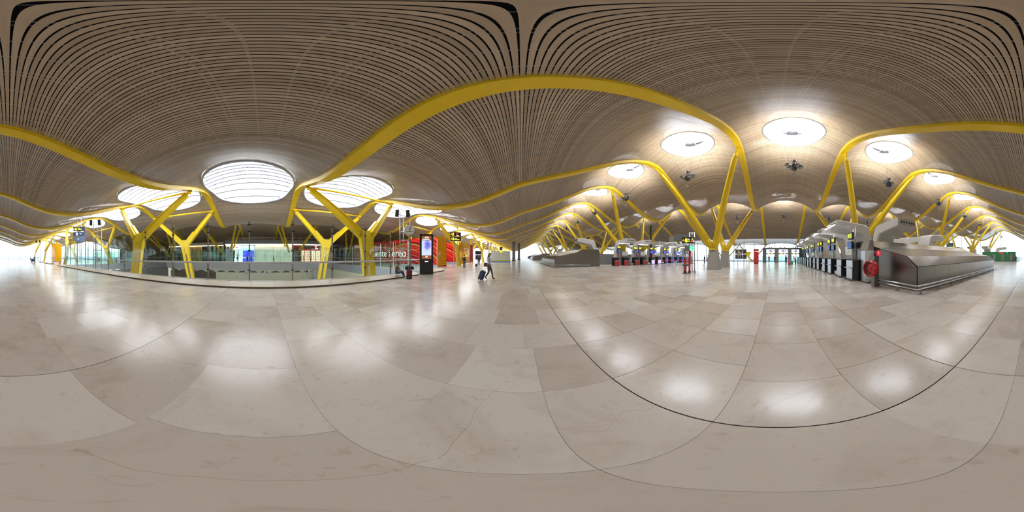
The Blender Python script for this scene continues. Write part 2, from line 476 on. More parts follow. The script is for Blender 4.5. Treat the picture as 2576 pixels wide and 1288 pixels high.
# dark roof deck over everything, 1.35 m above the slats
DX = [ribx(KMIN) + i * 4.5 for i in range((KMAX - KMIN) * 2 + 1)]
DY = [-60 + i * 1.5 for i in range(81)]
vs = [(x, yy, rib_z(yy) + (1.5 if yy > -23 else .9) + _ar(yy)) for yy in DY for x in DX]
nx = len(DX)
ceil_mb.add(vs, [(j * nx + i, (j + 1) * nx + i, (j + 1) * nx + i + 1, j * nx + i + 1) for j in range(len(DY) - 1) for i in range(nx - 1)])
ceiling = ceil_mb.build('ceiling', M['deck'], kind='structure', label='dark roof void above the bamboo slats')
# the far hall beyond the canyon has a plain slatted underside
mb = MB(); tn = []
for k in range(KMIN, KMAX):
    x0, x1 = ribx(k), ribx(k + 1)
    yy = -59.5
    while yy < -23.4:
        slat_add(mb, tn, yy, yy + .62, x0 + .3, x1 - .3, 4, .15 + .1 * random.random(), False); yy += .64
link('slat_field', tone_mesh(mb, tn, 'slat_field'), ceiling, kind='stuff', label='brown slatted underside of the far hall roof')
NEAR_LO = min(range(len(slat_pos)), key=lambda i: abs(slat_pos[i][0] + 13.0))
cnt = 0
for k in range(KMIN, KMAX):
    x0, x1 = ribx(k) + .26, ribx(k + 1) - .26
    far = abs((x0 + x1) / 2)
    seg = 8 if far < 20 else (5 if far < 50 else 4)
    mb = MB(); tn = []
    for i, (a, c) in enumerate(slat_pos):
        tone = random.choice((.05, .15, .25, .3, .35, .4, .5)) + .05 * random.random()
        parts = slat_spans((a + c) / 2, x0, x1)
        if k == 0 and cnt < 300 and i >= NEAR_LO:
            m1 = MB(); t1 = []
            for xa, xb in parts: slat_add(m1, t1, a, c, xa, xb, 8 if len(parts) == 1 else 4, tone, True)
            link('slat', tone_mesh(m1, t1, 'slat'), ceiling); cnt += 1
        else:
            for xa, xb in parts:
                if xb - xa > .15: slat_add(mb, tn, a, c, xa, xb, seg if len(parts) == 1 else max(2, seg // 2), tone, far < 12)
    link('slat_field', tone_mesh(mb, tn, 'slat_field'), ceiling, kind='stuff')
# battens across the slats, seen through the gaps
for k in (-2, -1, 0, 1):
    for j, dx in enumerate((.62, 1.26, 1.92, 2.06, 2.7, 3.34, 3.98, 4.12, 4.76, 5.4, 6.04, 6.18, 6.9, 7.6, 8.2)):
        x = ribx(k) + dx; mb = MB(); vs = []
        Y = [-19 + i * .9 for i in range(44)]
        hy = lambda q: any(abs(x - ribx(k) - 4.5) < half(r_, q) + .1 and half(r_, q) > 0 for r_ in range(3))
        for q in Y: vs += [(x - .022, q, surf(x, q) + .045), (x + .022, q, surf(x, q) + .045)]
        mb.add(vs, [(2 * i, 2 * i + 1, 2 * i + 3, 2 * i + 2) for i in range(len(Y) - 1) if not (hy(Y[i]) or hy(Y[i + 1]))])
        mb.build('batten', M['batten'], ceiling)

# ------------------------------------------------------------ yellow ribs
def rib_label(k):
    if k == 0: return 'broad yellow roof rib arching overhead on the clock side'
    if k == 1: return 'broad yellow roof rib arching overhead on the fire hose side'
    n = (-k) if k < 0 else k - 1
    return 'yellow roof rib, %s beyond the overhead rib towards %s' % (ORD[n - 1], 'red glass' if k < 0 else 'bright window end')
for k in range(KMIN, KMAX + 1):
    x = ribx(k); mb = MB(); vs = []
    n = 160 if -4 < k < 4 else 90
    Y = [-58 + i * 106.0 / n for i in range(n + 1)]
    for q in Y:
        z = rib_z(q); wd = .27
        vs += [(x - wd, q, z), (x + wd, q, z), (x + wd, q, z + .5), (x - wd, q, z + .5)]
    mb.sm = False
    mb.add(vs, [f for i in range(n) for f in ((4 * i, 4 * i + 4, 4 * i + 5, 4 * i + 1), (4 * i + 1, 4 * i + 5, 4 * i + 6, 4 * i + 2), (4 * i + 3, 4 * i + 7, 4 * i + 4, 4 * i))])
    mb.build('roof_rib', M['yellow'], label=rib_label(k), cat='beam', group='yellow roof ribs')

# ------------------------------------------------------------ skylights
def ring_pts(xc, row, n=48, dz=0.0, g=0.0):
    return [(xc + a, q, surf(xc + a, q) + dz) for a, q in outline(row, n, g)]
def side_word(k):
    if k == 0: return 'in the bay overhead'
    return '%s bay towards %s' % (ORD[abs(k) - 1], 'red glass' if k < 0 else 'bright window end')
for k in range(KMIN, KMAX):
    xc = ribx(k) + 4.5
    hy = HOLES[1][0]
    t = thing('skylight', 'large oval white-paned skylight over the canyon, ' + side_word(k), 'skylight', (xc, hy, surf(xc, hy)), group='oval canyon skylights')
    T = Vector((xc, hy, surf(xc, hy)))
    rel = lambda p: tuple(Vector(p) - T)
    MB().ring([rel(p) for p in ring_pts(xc, 1)], .09).build('frame', M['frame'], t)
    mb = MB(); mb.sm = True                       # upstand of the opening
    P0 = [rel(p) for p in ring_pts(xc, 1)]
    P1 = [(a, b_, c + .35) for a, b_, c in P0]
    n = len(P0); mb.add(P0 + P1, [(i, (i + 1) % n, n + (i + 1) % n, n + i) for i in range(n)])
    mb.build('upstand', M['whitep'], t)
    rows = 10; near = abs(k) < 3
    allm = MB(); bars = MB(); y_lo, y_hi = -18.0, -9.0
    for j in range(rows):
        ya, yb = y_lo + (y_hi - y_lo) * j / rows, y_lo + (y_hi - y_lo) * (j + 1) / rows
        if j:
            e = half(1, ya)
            bars.path([rel((xc - e + 2 * e * i / 10, ya, surf(xc - e + 2 * e * i / 10, ya) + .19)) for i in range(11)], .075, 4)
        em = max(half(1, ya), half(1, yb), half(1, (ya + yb) / 2)) + .1
        cuts = [-9] + [(-3.4 + (1.1 if j % 2 else 0) + 2.2 * i) for i in range(5)] + [9]
        for ca, cb_ in zip(cuts, cuts[1:]):
            g = .012; q = MB() if near else allm
            sub = 3
            for u_ in range(sub):
                y0_, y1_ = ya + (yb - ya) * u_ / sub + (g if u_ == 0 else 0), ya + (yb - ya) * (u_ + 1) / sub - (g if u_ == sub - 1 else 0)
                e0, e1 = half(1, y0_) + .12, half(1, y1_) + .12
                if e0 < .13 and e1 < .13: continue
                a0, a1 = max(ca + g, -e0), min(cb_ - g, e0); b0, b1 = max(ca + g, -e1), min(cb_ - g, e1)
                if a1 <= a0 and b1 <= b0: continue
                if a1 <= a0: a0 = a1 = min(max((b0 + b1) / 2, -e0), e0)
                if b1 <= b0: b0 = b1 = min(max((a0 + a1) / 2, -e1), e1)
                vv = []
                for s_ in range(4):
                    pa, pb = xc + a0 + (a1 - a0) * s_ / 3, xc + b0 + (b1 - b0) * s_ / 3
                    vv += [rel((pa, y0_, surf(pa, y0_) + .24)), rel((pb, y1_, surf(pb, y1_) + .24))]
                q.add(vv, [(2 * i, 2 * i + 1, 2 * i + 3, 2 * i + 2) for i in range(3)])
            if near and q.f: q.build('pane', M['pane'], t)
            if cb_ < 9 and abs(cb_) < min(half(1, ya), half(1, yb)):
                x = xc + cb_; bars.tube(rel((x, ya, surf(x, ya) + .19)), rel((x, yb, surf(x, yb) + .19)), .03, n=4)
    if not near: allm.build('pane', M['pane'], t, kind='stuff')
    bars.build('glazing_bar', M['grey'], t, kind='stuff')

def make_lens(k, row):
    xc = ribx(k) + 4.5; hy, rx, ry = HOLES[row]
    zc = surf(xc, hy)
    T = Vector((xc, hy, zc)); rel = lambda p: tuple(Vector(p) - T)
    where = 'above check-in' if row == 0 else 'near the entrance doors'
    t = thing('skylight', 'round lens skylight %s, %s' % (where, side_word(k)), 'skylight', tuple(T), group='round lens skylights')
    P = [rel(p) for p in ring_pts(xc, row, 40)]
    Q = [rel(p) for p in ring_pts(xc, row, 40, g=-.2, dz=.02)]
    n = 40
    MB().ring(P, .10).build('frame', M['frame'], t)
    mb = MB(); mb.sm = True
    mb.add(P + Q, [(i, n + i, n + (i + 1) % n, (i + 1) % n) for i in range(n)]); mb.build('collar', M['frame'], t)
    top = [(a * .96, b_ * .96, .95) for a, b_, c in Q]
    mb = MB(); mb.sm = True
    mb.add(Q + top, [(i, n + i, n + (i + 1) % n, (i + 1) % n) for i in range(n)]); mb.build('shaft', M['lens'], t)
    mb = MB(); mb.add(top, [tuple(range(n))]); mb.build('pane', M['lenspane'], t)
    if row == 0:
        mb = MB(); mb.lathe([(0.01, .02), (.5, .0), (.56, .05), (.5, .07), (.01, .09)], (-.1, .75, -.15), 20); mb.build('reflector_disc', M['chrome'], t)
        mb = MB(); mb.lathe([(0.01, .02), (.55, .0), (.62, .05), (.55, .07), (.01, .09)], (.05, -.25, .35), 20); mb.build('reflector_disc', M['lens'], t)
        for a, b_, c in ((-.1, .75, -.1), (.05, -.25, .4)):
            for dx in (-.4, .4): MB().tube((a + dx, b_, c), (a + dx * .8, b_, .94), .008, n=4).build('hanger', M['lampgrey'], t)
    # hanging lamp cluster
    if row == 2 and abs(k) >= 5: return
    L = thing('lamp_cluster', 'hanging grey floodlight cluster %s, %s' % (where, side_word(k)), 'lamp', (xc, hy + .1, 9.35), group='hanging lamp clusters')
    if True:
        mb = MB(); mb.tube((-.55, 0, .0), (.55, 0, 0), .05, n=8).tube((0, -.3, 0), (0, .3, 0), .05, n=8); mb.tube((0, 0, 0), (0, 0, .45), .06, n=8); mb.build('frame', M['lampgrey'], L)
        for dx, dy, dz in ((-.5, -.12, .1), (-.2, .22, .05), (.2, -.22, .05), (.5, .12, .1), (0, 0, .55)):
            h = MB(); h.lathe([(.02, -.16), (.1, -.16), (.12, -.02), (.24, .16), (.235, .17), (.10, .0), (.01, -.02)], (dx, dy, dz), 14, ax=(dx * .6, dy * .6, 1)); h.build('floodlight', M['chrome'], L)
        MB().box((0, 0, -.18), (.42, .3, .16)).build('ballast', M['dark'], L); MB().box((0, 0, .22), (.34, .26, .2)).build('ballast', M['dark'], L)
        mb = MB(); mb.tube((0, 0, -1.25), (0, 0, -.1), .012, n=5); mb.build('drop_rod', M['lampgrey'], L)
        mb = MB(); mb.lathe([(.12 * math.sin(PI * i / 8) + .001, -.12 * math.cos(PI * i / 8)) for i in range(9)], (0, 0, -.92), 12); mb.build('ball', M['chrome'], L)
        for sx in (-1, 1):
            for sy in (-1, 1):
                px_, py_ = xc + sx * 1.5, hy + sy * 1.5
                MB().tube((sx * .35, sy * .15, .15), (sx * 1.5, sy * 1.5 - .1, surf(px_, py_) - 9.35 + .2), .010, n=4).build('cable', M['lampgrey'], L)
    if abs(k) < 7:
        ld = bpy.data.lights.new('uplight', 'SPOT'); ld.energy = LAMP_W; ld.spot_size = math.radians(172); ld.spot_blend = 1.0; ld.shadow_soft_size = .3; ld.color = (1, .97, .92)
        lo = bpy.data.objects.new('uplight', ld); C.objects.link(lo); lo.parent = L; lo.location = (0, 0, .85); lo.rotation_euler = (PI, 0, 0)
for k in range(KMIN, KMAX):
    make_lens(k, 0)
for k in range(-8, KMAX):
    make_lens(k, 2)

# ------------------------------------------------------------ supports
def v_support(kx, near):
    X0 = ribx(kx) - 4.5      # between rib kx-1 and kx
    nm = 'front row' if near else 'back row'
    yb, yt = (18.9, 13.15) if near else (23.3, 28.4)
    n = (kx) // 2
    pos = 'beside the check-in totem' if kx == 0 else ('behind the steel island cover' if kx == 2 else ('%s towards %s' % (ORD[abs(n) - (1 if n < 0 else 2)], 'red glass' if n < 0 else 'bright window end')))
    t = thing('roof_support', 'yellow V roof support on concrete pier, %s, %s' % (pos, nm), 'column', (X0, yb, 0), group='V supports of the check-in hall')
    d = 1 if near else -1
    mb = MB()
    a = [(-.72, -.55 - .1 * d, 0), (.72, -.55 - .1 * d, 0), (.72, .75 + .25 * d - .2, 0), (-.72, .75 + .25 * d - .2, 0)]
    zt = 2.5
    b_ = [(-.46, -.46 - .12 * d, zt), (.46, -.46 - .12 * d, zt), (.46, .46 - .12 * d, zt), (-.46, .46 - .12 * d, zt)]
    mb.add(a + b_, [(3, 2, 1, 0), (4, 5, 6, 7), (0, 1, 5, 4), (1, 2, 6, 5), (2, 3, 7, 6), (3, 0, 4, 7)])
    mb.build('pier', M['concrete'], t)
    mb = MB(); mb.lathe([(.62, 2.42), (.64, 2.46), (.64, 2.58), (.58, 2.62), (.05, 2.62)], (0, -.12 * d, 0), 20); mb.build('collar', M['yellow'], t)
    for s_ in (-1, 1):
        p = Vector((s_ * .12, -.12 * d, 2.55)); q = Vector((s_ * 4.5, yt - yb, rib_z(yt) - .02))
        v = q - p
        br = MB(); br.tube(p, p + v * .12, .40, .41, 16); br.tube(p + v * .12, p + v * .9, .41, .25, 16, cap=False); br.tube(p + v * .9, p + v * .95, .25, .12, 16)
        o = br.build('branch', M['yellow'], t)
        j = MB(); j.beam(p + v * .94, q, .10, .34, .10, .34); j.tube(p + v * .965 + Vector((0, -.2, 0)), p + v * .965 + Vector((0, .2, 0)), .07, n=8); j.build('pin_joint', M['yellow'], o)
for kx in range(-14, 9, 2):
    v_support(kx, True); v_support(kx, False)

def canyon_tree(kx, near):
    X0 = ribx(kx) - 4.5
    yf, yt = (-10.7, -12.2) if near else (-19.4, -18.2)
    base = Vector((0, -9.95 + 10.7, -1.4)) if near else Vector((0, -23.4 + 19.4, -6.5))
    zf = 3.25
    pos = {0: 'beside the red glass wall', 2: 'left of the white skylights pair, near the left pipe tower'}.get(kx, None)
    n = kx // 2
    if kx == 2: pos = 'near the left pipe tower with loudspeakers'
    if pos is None: pos = '%s further towards %s' % (ORD[abs(n) - (1 if n < 0 else 2)], 'red glass' if n < 0 else 'bright window end')
    t = thing('tree_column', 'yellow forked column in the canyon, %s row, %s' % ('balustrade' if near else 'far', pos), 'column', (X0, yf, 0), group='tree columns of the canyon')
    f = Vector((0, 0, zf))
    for s_ in (-1, 1):
        mb = MB(); mb.beam(base + Vector((s_ * .40, 0, 0)), f + Vector((s_ * .30, 0, -.3)), .36, .34, .34, .36); mb.build('leg', M['yellow'], t)
    # gusset where legs turn into branches
    mb = MB()
    for a_, b_ in ((-.3, .3),):
        poly = [(-.52, zf - 1.3), (.52, zf - 1.3), (.62, zf - .2), (1.75, zf + 1.35), (1.5, zf + 1.6), (.35, zf + .55), (-.35, zf + .55), (-1.5, zf + 1.6), (-1.75, zf + 1.35), (-.62, zf - .2)]
        n0 = len(poly); sl = (yt - yf) / (rib_z(yt) - zf); sb = (base.y) / (base.z - zf)
        sh = lambda z_: (z_ - zf) * (sl if z_ > zf else sb)
        V0 = [(px_, sh(pz) - .19, pz) for px_, pz in poly]; V1 = [(px_, sh(pz) + .19, pz) for px_, pz in poly]
        mb.add(V0 + V1, [tuple(range(n0)), tuple(reversed(range(n0, 2 * n0)))] + [(i, n0 + i, n0 + (i + 1) % n0, (i + 1) % n0) for i in range(n0)])
    mb.build('gusset', M['yellow'], t)
    for s_ in (-1, 1):
        top = Vector((s_ * 4.5, yt - yf, rib_z(yt) - .02))
        v = top - f
        p = f + Vector((s_ * .55, 0, .2))
        v = top - p
        thick = 1.0 if s_ > 0 or not near else .7
        if near: thick = 1.05 if ((kx == 0 and s_ > 0) or (kx == 2 and s_ < 0)) else .8
        mb = MB()
        mb.beam(p, p + v * .9, .52 * thick, .36, .34 * thick, .30, side=(-v.z, 0, v.x))
        for q in (-1, 1):                          # flange strips
            off = Vector((-v.z, 0, v.x)).normalized() * (.26 * thick * q)
            off2 = Vector((-v.z, 0, v.x)).normalized() * (.17 * thick * q)
            mb.beam(p + off, p + v * .9 + off2, .05, .48, .05, .40, side=(-v.z, 0, v.x))
        o = mb.build('branch', M['yellow'], t)
        j = MB(); j.beam(p + v * .88, top, .16, .12, .16, .12); j.tube(p + v * .95 + Vector((0, -.25, 0)), p + v * .95 + Vector((0, .25, 0)), .09, n=8)
        j.build('pin_joint', M['yellow'], o)
    zt = rib_z(yt) - .15
    mb = MB(); mb.tube((-4.4, yt - yf, zt), (4.4, yt - yf, zt), .10, n=10)
    mb.tube((-4.4, yt - yf, zt), (-4.0, yt - yf, zt), .14, n=10).tube((4.0, yt - yf, zt), (4.4, yt - yf, zt), .14, n=10)
    mb.build('tie_rod', M['yellow'], t)
for kx in range(-14, 9, 2):
    canyon_tree(kx, True); canyon_tree(kx, False)
# supports inside the far hall
for kx in range(-2, 7, 2):
    X0 = ribx(kx) - 4.5
    n = kx // 2
    t = thing('roof_support', 'dim yellow V support rising behind the far shop fronts, ' + {0: 'behind the red shop', 2: 'behind the blue screen', -2: 'behind the red glass wall', 4: 'behind the yellow glass cabin', 6: 'nearest the bright window end'}[kx], 'column', (X0, -45, 0), group='V supports of the far hall')
    for s_ in (-1, 1):
        for yy in (-34, -39):
            mb = MB(); mb.tube((0, -1, 0), (s_ * 4.5, yy + 45, rib_z(yy) + .1), .32, .22, 10); mb.build('branch', M['yellow'], t)

# ------------------------------------------------------------ floor
CX0, CW = -.40, 1.135
cols = [CX0 + CW * k for k in range(-7, 10)]            # column edges
JY, JX = .97, CX0 + 2 * CW + 0.01                        # expansion joints
YLO, YHI = -8.35, 9.2
XLO, XHI = cols[0], cols[-1]
mb = MB()
for x0, x1, y0, y1 in ((-142, 72, YHI, 47.2), (-142, XLO, YLO, YHI), (XHI, 72, YLO, YHI), (-142, 72, -9.3, YLO), (-142, -14.5, -56, -9.3), (27.5, 72, -56, -9.3), (-14.5, 27.5, -56, -40.0)):
    nxs = max(1, int((x1 - x0) / 12)); nys = max(1, int((y1 - y0) / 12))
    for i in range(nxs):
        for j in range(nys):
            a, c = x0 + (x1 - x0) * i / nxs, x0 + (x1 - x0) * (i + 1) / nxs
            d, e = y0 + (y1 - y0) * j / nys, y0 + (y1 - y0) * (j + 1) / nys
            mb.add([(a, d, 0), (c, d, 0), (c, e, 0), (a, e, 0)], [(0, 1, 2, 3)])
floor = mb.build('floor', M['floor'], kind='structure', label='polished cream limestone floor of the departures hall')
mb = MB(); mb.add([(XLO - .02, YLO - .02, -.02), (XHI + .02, YLO - .02, -.02), (XHI + .02, YHI + .02, -.02), (XLO - .02, YHI + .02, -.02)], [(0, 1, 2, 3)])
mb.build('joint_bed', M['grout'], floor)
rf = random.Random(11)
slab_cache = {}
def slab(x0, x1, y0, y1, gl=.0028, gr=.0028, gb=.0028, gt=.0028):
    w_, h_ = x1 - x0 - gl - gr, y1 - y0 - gb - gt
    key = (round(w_, 2), round(h_, 2))
    if key not in slab_cache:
        q = MB(); q.box((0, 0, -.01), (w_, h_, .02)); q.m = [1, 0, 1, 1, 1, 1]; slab_cache[key] = q.mesh('slab', [M['slab'], M['grout']])
    o = link('slab', slab_cache[key], floor, ((x0 + gl + x1 - gr) / 2, (y0 + gb + y1 - gt) / 2, 0))
known = {-3: [], -2: [2.1, 3.2, 4.3], -1: [2.09, 3.16], 0: [1.75, 2.83, 3.75], 1: [1.9, 2.95]}
for ci in range(len(cols) - 1):
    x0, x1 = cols[ci], cols[ci + 1]
    k = round((x0 - CX0) / CW)
    ye = [JY]
    for q in known.get(k, []): ye.append(q)
    if k in known and not known[k]: ye.append(JY + rf.uniform(.7, 1.1))
    while ye[-1] < YHI - .75:
        ye.append(round(ye[-1] + rf.choice((.95, 1.05, 1.1, 1.2)), 2))
    ye[-1] = YHI
    yd = [JY]
    yd.append(.21 if -2 <= k <= 2 else JY - rf.uniform(.5, 1.0))
    while yd[-1] > YLO + .75:
        yd.append(round(yd[-1] - rf.choice((.95, 1.05, 1.1, 1.2)), 2))
    yd[-1] = YLO
    yy = list(reversed(yd)) + ye[1:]
    for a, c in zip(yy, yy[1:]):
        g_ = .0026 if a >= JY - .01 else .0011
        slab(x0, x1, a, c, .007 if abs(x0 - JX) < .02 else g_, .007 if abs(x1 - JX) < .02 else g_, .007 if a == JY else g_, .007 if c == JY else g_)
# joints carry on across the far floor
mb = MB()
mb.bb(-60, XLO, JY - .006, JY + .006, -.004, .0012).bb(XHI, 70, JY - .006, JY + .006, -.004, .0012)
mb.bb(JX - .006, JX + .006, YHI, 44, -.004, .0012)
for q in (-16.1, 19.9): mb.bb(q - .006, q + .006, -9, 44, -.004, .0012)
mb.build('expansion_joint', M['grout'], floor)
# long hairline cracks in the slabs
mb = MB()
def crack(pts, w_=.002, sd=1):
    r_ = random.Random(sd); out = []
    for a, b_ in zip(pts, pts[1:]):
        for i in range(8):
            f = i / 8; out.append((a[0] + (b_[0] - a[0]) * f + r_.uniform(-.015, .015), a[1] + (b_[1] - a[1]) * f + r_.uniform(-.015, .015)))
    out.append(pts[-1])
    for a, b_ in zip(out, out[1:]):
        mb.bb(0, 0, 0, 0, 0, 0) if False else mb.beam((a[0], a[1], .0003), (b_[0], b_[1], .0003), w_, .0006, side=(-(b_[1] - a[1]), b_[0] - a[0], 0))
crack([(-.95, .2), (-.8, .45), (-.98, .7), (-.85, .95)], .0016, 3)
crack([(-1.9, .15), (-1.7, -.2), (-1.2, -.35), (-.5, -.28)], .002, 5)
crack([(-.5, -.3), (.1, -.34), (.55, -.3)], .0025, 6)
mb.build('crack', M['kerbdk'], floor)
# outdoors
mb = MB(); mb.bb(-400, 400, 47.6, 400, -.25, -.05).bb(72.4, 400, -300, 47.6, -.25, -.05).bb(-400, -142.4, -300, 47.6, -.25, -.05)
mb.build('ground', M['ground'], kind='structure', label='pale paving outdoors beyond the glass fronts')

# ------------------------------------------------------------ small builders
def pieces(name, items, m, parent):
    return [q.build(name, m, parent) for q in items]
SEG = [('pelvis', 'spine'), ('spine', 'chest'), ('chest', 'neck'), ('neck', 'jaw'), ('jaw', 'head'), ('head', 'crown')]
def figure(name, label, loc, rz, pose, cols, h=1.74, fingers=False, hair='short', group=None, sleeves=True):
    """one continuous skinned body; forward is +Y; cols = (top, legs, shoes)"""
    J = dict(pelvis=(0, 0, .95), spine=(0, 0, 1.13), chest=(0, 0, 1.34), neck=(0, .0, 1.49), jaw=(0, .025, 1.56), head=(0, .03, 1.635), crown=(0, .015, 1.70),
             sl=(-.185, 0, 1.41), el=(-.23, -.03, 1.14), wl=(-.24, .06, .92), hl=(-.24, .09, .84),
             sr=(.185, 0, 1.41), er=(.23, -.03, 1.14), wr=(.24, .06, .92), hr=(.24, .09, .84),
             pl=(-.10, 0, .90), kl=(-.11, .03, .50), al=(-.11, -.02, .085), tl=(-.12, .15, .035),
             pr=(.10, 0, .90), kr=(.11, .03, .50), ar=(.11, -.02, .085), tr=(.12, .15, .035))
    R = dict(pelvis=.145, spine=.125, chest=.155, neck=.055, jaw=.072, head=.098, crown=.066, sl=.068, el=.050, wl=.034, hl=.036,
             sr=.068, er=.050, wr=.034, hr=.036, pl=.105, kl=.068, al=.048, tl=.040, pr=.105, kr=.068, ar=.048, tr=.040)
    J.update(pose or {})
    names = list(J); idx = {n: i for i, n in enumerate(names)}
    E = list(SEG)
    for s_ in 'lr':
        E += [('chest', 's' + s_), ('s' + s_, 'e' + s_), ('e' + s_, 'w' + s_), ('w' + s_, 'h' + s_), ('pelvis', 'p' + s_), ('p' + s_, 'k' + s_), ('k' + s_, 'a' + s_), ('a' + s_, 't' + s_)]
    V = [Vector(J[n]) for n in names]; rad = [R[n] for n in names]; edges = [(idx[a], idx[b_]) for a, b_ in E]
    if fingers:
        for s_, sg in (('l', -1), ('r', 1)):
            w_, hd = Vector(J['w' + s_]), Vector(J['h' + s_]); d = (hd - w_).normalized()
            sd = d.cross(Vector((0, 1, .3))).normalized()
            for i, ln in enumerate((.055, .07, .078, .072, .058)):
                off = sd * ((i - 2) * .019) if i else sd * (-.045)
                st = hd + off * .8; 
                b0 = len(V); V += [st + d * ln * .5, st + d * ln * .9 + Vector((0, .018, -.01))]; rad += [.0105, .009]
                edges += [(idx['h' + s_], b0), (b0, b0 + 1)]
    me = bpy.data.meshes.new('body'); me.from_pydata([tuple(v) for v in V], edges, [])
    o = bpy.data.objects.new('body', me); C.objects.link(o)
    md = o.modifiers.new('skin', 'SKIN'); md.use_smooth_shade = True; md.branch_smoothing = .4
    for i, sv in enumerate(me.skin_vertices[0].data):
        r = rad[i]
        sv.radius = (r * (1.15 if names[i:i + 1] and names[i] in ('chest', 'pelvis', 'spine') else 1), r * (.82 if i < len(names) and names[i] in ('chest', 'pelvis', 'spine') else 1))
        sv.use_root = (i == idx['pelvis'])
    sb = o.modifiers.new('sub', 'SUBSURF'); sb.levels = 2 if fingers else 1; sb.render_levels = sb.levels
    dg = bpy.context.evaluated_depsgraph_get()
    bm_ = bpy.data.meshes.new_from_object(o.evaluated_get(dg))
    bpy.data.objects.remove(o)
    bm_.materials.clear()
    for m_ in (cols[0], cols[1], cols[2], M['skin']): bm_.materials.append(m_)
    tagm = {'spine': 0, 'chest': 0, 'neck': 3, 'jaw': 3, 'head': 3, 'crown': 3}
    segs = []
    for a, b_ in E:
        mi = {'pelvis': 1, 'p': 1, 'k': 1}.get(b_ if b_ == 'pelvis' else b_[0], 0)
        if b_ in tagm: mi = tagm[b_]
        if b_[0] == 't' and len(b_) == 2: mi = 2
        if b_[0] == 'a' and len(b_) == 2: mi = 1
        if b_ in ('wl', 'wr'): mi = 0 if sleeves else 3
        if b_ in ('hl', 'hr'): mi = 3
        if b_ in ('sl', 'sr', 'el', 'er'): mi = 0
        segs.append((Vector(J[a]), Vector(J[b_]), mi))
    for p in bm_.polygons:
        c = p.center; best = None
        for a, b_, mi in segs:
            d = b_ - a; t_ = max(0, min(1, (c - a).dot(d) / max(1e-9, d.dot(d)))); q = (c - a - d * t_).length
            if best is None or q < best[0]: best = (q, mi)
        p.material_index = best[1]; p.use_smooth = True
    sc = h / 1.74
    root = thing(name, label, 'person', loc, rz, group)
    root.scale = (sc, sc, sc)
    link('body', bm_, root)
    hd, cr, jw = Vector(J['head']), Vector(J['crown']), Vector(J['jaw'])
    up = (cr - jw).normalized(); fw = (Vector((0, 1, 0)) - up * up.y).normalized(); rt = fw.cross(up)
    def at(a, b_, c): return hd + rt * a + fw * b_ + up * c
    # hair as a cap over the skull, face details
    hb = MB(); hb.sm = True; n = 14; rows = 7; vs = []
    low = -.02 if hair == 'short' else -.14
    for j in range(rows):
        ph = j / (rows - 1)
        for i in range(n):
            th = 2 * PI * i / n
            front = min(1, max(0, math.sin(th) * 1.7))
            z_ = .115 * math.cos(ph * 1.75) + (low * ph if True else 0) * (1 - front) + .085 * front * ph
            r_ = .118 * math.sin(min(ph * 1.75, 1.62)) + .004
            vs.append(at(r_ * .93 * math.cos(th), r_ * math.sin(th) - .012, z_ + .01))
    hb.add(vs, [(j * n + i, j * n + (i + 1) % n, (j + 1) * n + (i + 1) % n, (j + 1) * n + i) for j in range(rows - 1) for i in range(n)])
    hb.build('hair', M['hair'], root)
    MB().lathe([(.002, .028), (.010, .018), (.014, .0), (.012, -.012), (.002, -.014)], at(0, .102, -.012), 8, ax=tuple(up + fw * .35)).build('nose', M['skin'], root)
    for s_ in (-1, 1):
        MB().lathe([(.001, .006), (.008, .004), (.009, -.004), (.001, -.006)], at(.034 * s_, .085, .010), 8, ax=tuple(fw)).build('eye', M['black'], root)
        MB().lathe([(.001, .008), (.018, .004), (.024, 0), (.018, -.006), (.001, -.008)], at(.098 * s_, .0, -.005), 8, ax=tuple(rt)).build('ear', M['skin'], root)
    q = at(0, .086, -.045); MB().box(tuple(q), (.042, .012, .009)).build('mouth', M['reddk'], root)
    return root
def trolley_case(name, label, loc, rz, m, hgt=.62, handle=.95, tilt=0.0, group=None):
    t = thing(name, label, 'suitcase', loc, rz, group)
    mb = MB(); poly = []
    for cx, cy, a0 in ((.15, .05, 0), (.15, hgt - .04, 90), (-.15, hgt - .04, 180), (-.15, .05, 270)):
        pass
    w_, d_ = .21, .13
    prof = [(-w_ + .05, .06), (w_ - .05, .06), (w_, .11), (w_, hgt - .05), (w_ - .05, hgt), (-w_ + .05, hgt), (-w_, hgt - .05), (-w_, .11)]
    mb.prism(prof, -d_, d_, 'y'); body = mb.build('shell', m, t)
    for x in (-.1, 0, .1): MB().bb(x - .012, x + .012, -d_ - .008, -d_, .12, hgt - .06).build('ridge', m, body)
    for x in (-.15, .15):
        for y_ in (-.08, .08): MB().tube((x - .02, y_, .035), (x + .02, y_, .035), .035, n=10).build('wheel', M['black'], t)
    MB().path([(-.09, .09, hgt - .02), (-.09, .09, handle), (.09, .09, handle), (.09, .09, hgt - .02)], .011, 6).build('pull_handle', M['tubeg'], t)
    if tilt: t.rotation_euler = (tilt, 0, rz)
    return t
